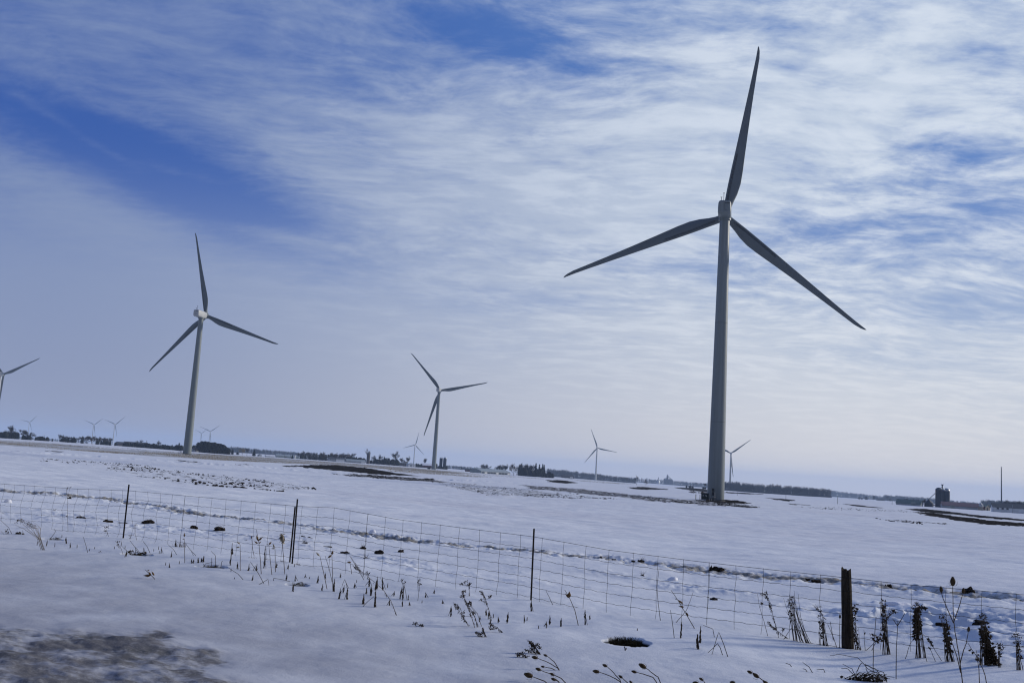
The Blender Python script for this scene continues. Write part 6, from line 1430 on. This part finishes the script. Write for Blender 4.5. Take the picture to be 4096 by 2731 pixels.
for cf0, rows_ in ST:
    for x, yb, yt in rows_:
        a = cf0(x, yb); b_ = ground_at(*a); D_ = math.hypot(b_.x, b_.y); hh = (yb - yt) * 0.349 * D_ / F
        if 'tall' and yb - yt > 100: lab, nm, grp = 'taller broken weed stub with withered leaves, in front of the wire fence', 'weed_stub', 'tall weed stubs before the fence'
        else: lab, nm, grp = 'short broken dark weed stub in the snow before the wire fence', 'weed_stub', 'short weed stubs before the fence'
        t = thing(nm, lab, 'weed stub', b_, prnd.uniform(0, 6.28), grp)
        m = MB(); le = Vector((prnd.uniform(-.12, .12), prnd.uniform(-.12, .12), 1)) * hh; r_ = 0.0072 if yb - yt < 130 else 0.009
        m.tube([Vector((0, 0, -0.05)), le * .5, le], [r_, r_ * .9, r_ * .5], 5); m.build('stem', 'weed_dark', t)
        if yb - yt > 40:
            m = MB(); hang(m, [Vector((0, 0, min(hh * .3, .05))), le * .6, le * .95], prnd, 14 if yb - yt > 80 else 7, min(0.07, hh * .45), 0.014)
            m.tube([le * .75, Vector((prnd.uniform(-.05, .05), prnd.uniform(-.05, .05), 0.0))], [0.006, 0.004], 4); m.build('dry_leaf_tuft', 'weed_dark', t)
# ------------------------------------------------------------------ earth clods by the ruts (each its own), clods in the fields, stubble, haze
CL = [(ca, 1237, 545, 100, 42, 'long dark earth clod beyond the fence, left of the first steel post'), (ca, 1707, 548, 125, 38, 'biggest dark earth clod right of the first steel post'), (ca, 2222, 605, 62, 34, 'squarish dark clod further right of the biggest one'),
      (ca, 1500, 360, 42, 26, 'small dark clod on the far rut just right of the first steel post'), (ca, 800, 274, 52, 22, 'dark clod on the far rut behind the tall branched weed'), (ca, 620, 422, 56, 14, 'flat dark clod in the leftmost bay'), (ca, 928, 495, 70, 24, 'grassy low clod left of the long dark one'), (ca, 1410, 548, 90, 10, 'flat earth smear behind the first steel post'),
      (cb, 208, 458, 70, 30, 'rounded dark clod on the near rut, second bay'), (cb, 503, 483, 118, 34, 'low dark earth mound on the near rut, second bay'), (cb, 812, 612, 52, 16, 'flat little clod behind the pale two-podded milkweed'), (cb, 1467, 585, 66, 42, 'upright dark clod immediately right of the steel post pair'), (cb, 1558, 606, 112, 38, 'blocky wide clod touching the upright one'), (cb, 1490, 645, 76, 24, 'low slab of earth under the blocky clod'), (cb, 1600, 683, 52, 12, 'thin earth flake below the blocky clod'), (cb, 1750, 681, 110, 14, 'long flat earth flake in the third bay'), (cb, 1948, 745, 92, 18, 'dark flat clod before the curled amber pod'), (cb, 2160, 690, 60, 18, 'dark clod at the near rut in the middle bays'), (cb, 2196, 818, 60, 14, 'flat clod low in the middle bays'),
      (cc, 335, 458, 90, 40, 'tilted dark clod among crusted snow'), (cc, 582, 446, 80, 30, 'dark clod wedged in the dirty snow edge'), (cc, 185, 526, 60, 14, 'small flat clod below the tilted one'), (cc, 738, 556, 66, 12, 'thin dark flake in the crusted snow'),
      (cd, 873, 522, 30, 24, 'small knob of earth on the far rut'), (cd, 1022, 540, 44, 16, 'second knob of earth on the far rut'), (cd, 1336, 556, 62, 18, 'oval dark clod on the far rut'), (cd, 1244, 556, 36, 14, 'tiny clod left of the oval one'), (cd, 2200, 662, 128, 62, 'large rough two-horned clod on the far rut'), (cd, 2172, 996, 78, 30, 'lone dark clod in smooth snow under the two-horned one'), (cd, 1350, 722, 36, 12, 'tiny clod on the snow ridge'),
      (ce, 1610, 398, 90, 24, 'dark earth crumbs on the far rut left of the wooden post'), (ce, 1525, 378, 60, 16, 'thin earth crumb further left on the far rut'), (ce, 1670, 697, 66, 16, 'dark hollowed clod low beside the wooden post'), (ce, 1640, 735, 70, 14, 'flat clod below the hollowed one'),
      (cf_, 805, 466, 66, 36, 'round-topped dark clod right of the wooden post'), (cf_, 1735, 535, 88, 80, 'tall tilted dark clod standing on the far rut'), (cf_, 2316, 636, 44, 26, 'small dark clod at the picture edge'), (cf_, 1040, 814, 72, 24, 'oval clod in crusted snow beside the thick bundle'), (cf_, 1395, 896, 108, 24, 'flat slab of earth left of the candelabra teasel'), (cf_, 1865, 888, 190, 56, 'widest jagged earth slab behind the slumped leafy mass'), (cf_, 1820, 972, 80, 18, 'thin earth slab under the widest one'), (cf_, 442, 772, 56, 18, 'small clod tucked behind the wooden post'), (cf_, 1100, 508, 56, 16, 'low crumb on the far rut above the thick bundle'), (cf_, 990, 500, 80, 14, 'long crumb on the far rut left of the low one'), (cf_, 1900, 528, 50, 10, 'thin crumb on the far rut beyond the tilted clod')]
for i, (cf0, x, y, w_, h_, lab) in enumerate(CL):
    a = cf0(x, y); b_ = ground_at(*a); D_ = math.hypot(b_.x, b_.y); k = 0.349 * D_ / F; W_, H_ = w_ * k, h_ * k
    t = thing('earth_clod', lab, 'clod', b_ + Vector((0, 0, 0)), math.atan2(-b_.x, b_.y), 'earth clods along the ruts')
    m = MB(); m.lump((0, 0, 0), (W_ * .46, max(W_ * .30, 0.05), H_ * (.8 if h_ < 50 else .62)), i * 3 + 1, 0.30, 3, prnd.uniform(-.3, .3), 1.3)
    for j in range(3): m.lump((W_ * prnd.uniform(-.5, .5), prnd.uniform(-.08, .02), H_ * .1), (W_ * .22, W_ * .18, H_ * prnd.uniform(.3, .7)), i * 7 + j, 0.3, 2)
    m.build('lump', 'earth', t)
    if 'grassy' in lab or i % 4 == 1:
        m = MB()
        for j in range(14): u = Vector((prnd.uniform(-1, 1), prnd.uniform(-1, 1), prnd.uniform(.3, 1.2))) * 0.09; m.tube([Vector((prnd.uniform(-.3, .3) * W_, 0, H_ * .5)), Vector((prnd.uniform(-.3, .3) * W_, 0, H_ * .6)) + u], [0.003, 0.001], 3, cap=False)
        m.build('grass_blades', 'weed_brown', t)
sl_ = [(cb, 2265, 515, 80, 34, 'white snow chunk on the far rut in the middle bays'), (ca, 95, 300, 70, 22, 'white snow chunk in the leftmost bay'), (cd, 1700, 775, 110, 36, 'snow chunk on the crusted ridge before the crossed milkweed'), (cf_, 900, 690, 260, 60, 'broad shaded snow hump right of the wooden post')]
for i, (cf0, x, y, w_, h_, lab) in enumerate(sl_):
    a = cf0(x, y); b_ = ground_at(*a); D_ = math.hypot(b_.x, b_.y); k = 0.349 * D_ / F; W_, H_ = w_ * k, h_ * k
    t = thing('snow_chunk', lab, 'snow chunk', b_, math.atan2(-b_.x, b_.y), 'snow chunks along the ruts'); m = MB(); m.lump((0, 0, 0), (W_ * .5, W_ * .4, H_), 40 + i, 0.16, 3, 0, 1.2); m.build('chunk', 'snow_lump', t)
# clods scattered over the thawing fields: hundreds, read as one sprinkle
rg = random.Random(77); fc = MB()
cand = []
for poly, k in A_SPECK:
    a0, a1, l0, l1 = poly[:, 0].min(), poly[:, 0].max(), poly[:, 1].min(), poly[:, 1].max()
    n_ = int(2600 * k)
    aa = np.random.uniform(a0, a1, n_); ll = np.random.uniform(l0, l1, n_); ok = inside(aa, ll, poly)
    cl_ = fbm(np.sin(aa) * np.exp(ll) * 0.10, np.cos(aa) * np.exp(ll) * 0.16, 3, 5)
    ok &= cl_ > 0.50
    cand += list(zip(aa[ok], ll[ok]))
ca_ = np.array(cand); xs = np.exp(ca_[:, 1]) * np.sin(ca_[:, 0]); ys = np.exp(ca_[:, 1]) * np.cos(ca_[:, 0]); zs = ground_np(xs, ys)
zs += (np.clip((np.hypot(xs, ys) - 60) / 200, 0, 1)) * (fbm(xs / 22, ys / 22, 3, 71) - 0.5) * 0.5
for x, y, z in zip(xs, ys, zs):
    s_ = rg.uniform(0.05, 0.17) * (1 if rg.random() < .85 else 1.9); fc.lump((x, y, z + 0.02), (s_, s_ * rg.uniform(.6, 1.1), s_ * rg.uniform(.35, .7)), rg.randrange(200), 0.28, 1, rg.uniform(0, 3))
o = fc.build('field_clods', 'earth'); tag(o, 'dark thawed clods sprinkled over the snowy field', 'clods', None, 'stuff')
# corn stubble of the far fields
sv, sf = [], []; xs, ys = [], []
for (poly, k), n_ in zip(A_STUB, (26000, 7000, 5000)):
    # sample evenly in picture area: azimuth uniform, distance by inverse height angle
    a0, a1, l0, l1 = poly[:, 0].min(), poly[:, 0].max(), poly[:, 1].min(), poly[:, 1].max()
    aa = np.random.uniform(a0, a1, n_ * 3); u = np.random.uniform(np.exp(-l1), np.exp(-l0), n_ * 3); ll = -np.log(u)
    ok = inside(aa, ll, poly); x = np.exp(ll) * np.sin(aa); y = np.exp(ll) * np.cos(aa)
    ok &= fbm(x / 40, y / 40, 3, 15) > (0.44 if k > .5 else 0.5)
    # snap to drill rows
    c_, s_ = math.cos(R(20)), math.sin(R(20)); rr = np.round((x * c_ - y * s_) / 1.5) * 1.5 + np.random.normal(0, .06, len(x)); q_ = x * s_ + y * c_
    x, y = rr * c_ + q_ * s_, -rr * s_ + q_ * c_
    xs.append(x[ok][:n_]); ys.append(y[ok][:n_])
xs = np.concatenate(xs); ys = np.concatenate(ys); zs = ground_np(xs, ys) + np.clip((np.hypot(xs, ys) - 60) / 200, 0, 1) * (fbm(xs / 22, ys / 22, 3, 71) - 0.5) * 0.5
n_ = len(xs); hh = np.random.uniform(0.14, 0.36, n_); th = np.random.uniform(0, 6.28, n_); wd = 0.045
lx, ly = np.random.normal(0, .08, n_), np.random.normal(0, .08, n_)
V = np.zeros((n_, 6, 3))
for j in range(3):
    an = th + j * 2.094; V[:, j, 0] = xs + wd * np.cos(an); V[:, j, 1] = ys + wd * np.sin(an); V[:, j, 2] = zs - 0.08
    V[:, j + 3, 0] = xs + lx + wd * .7 * np.cos(an); V[:, j + 3, 1] = ys + ly + wd * .7 * np.sin(an); V[:, j + 3, 2] = zs + hh
Fq = np.array([(0, 1, 4, 3), (1, 2, 5, 4), (2, 0, 3, 5)])[None] + (np.arange(n_) * 6)[:, None, None]
me_ = bpy.data.meshes.new('corn_stubble'); me_.vertices.add(n_ * 6); me_.vertices.foreach_set('co', V.reshape(-1).astype(np.float32))
fl = Fq.reshape(-1, 4); me_.loops.add(len(fl) * 4); me_.loops.foreach_set('vertex_index', fl.reshape(-1).astype(np.int32)); me_.polygons.add(len(fl))
me_.polygons.foreach_set('loop_start', np.arange(0, len(fl) * 4, 4, dtype=np.int32)); me_.polygons.foreach_set('loop_total', np.full(len(fl), 4, np.int32)); me_.update(calc_edges=True)
me_.materials.append(MATS['stubble_straw']); o = bpy.data.objects.new('corn_stubble', me_); COL.objects.link(o); tag(o, 'rows of pale corn stubble in the far fields', 'stubble', None, 'stuff')
# haze: one closed box of thin, even air round everything
zlo = float(gzv.min()) - 1.5
hb = MB(); hb.box((0, 0, (zlo + 150) / 2), (26600, 26600, 150 - zlo)); hm = bpy.data.materials.new('haze_air'); hm.use_nodes = True
hm.node_tree.nodes.clear(); hn = NT(hm.node_tree); ho_ = hn.new('ShaderNodeOutputMaterial'); pv = hn.new('ShaderNodeVolumePrincipled')
pv.inputs['Color'].default_value = (0.58, 0.75, 1.0, 1); pv.inputs['Density'].default_value = 0.95e-4; pv.inputs['Anisotropy'].default_value = 0.0
hn.l.new(pv.outputs[0], ho_.inputs['Volume']); hz_o = hb.build('haze', hm); hz_o['kind'] = 'stuff'
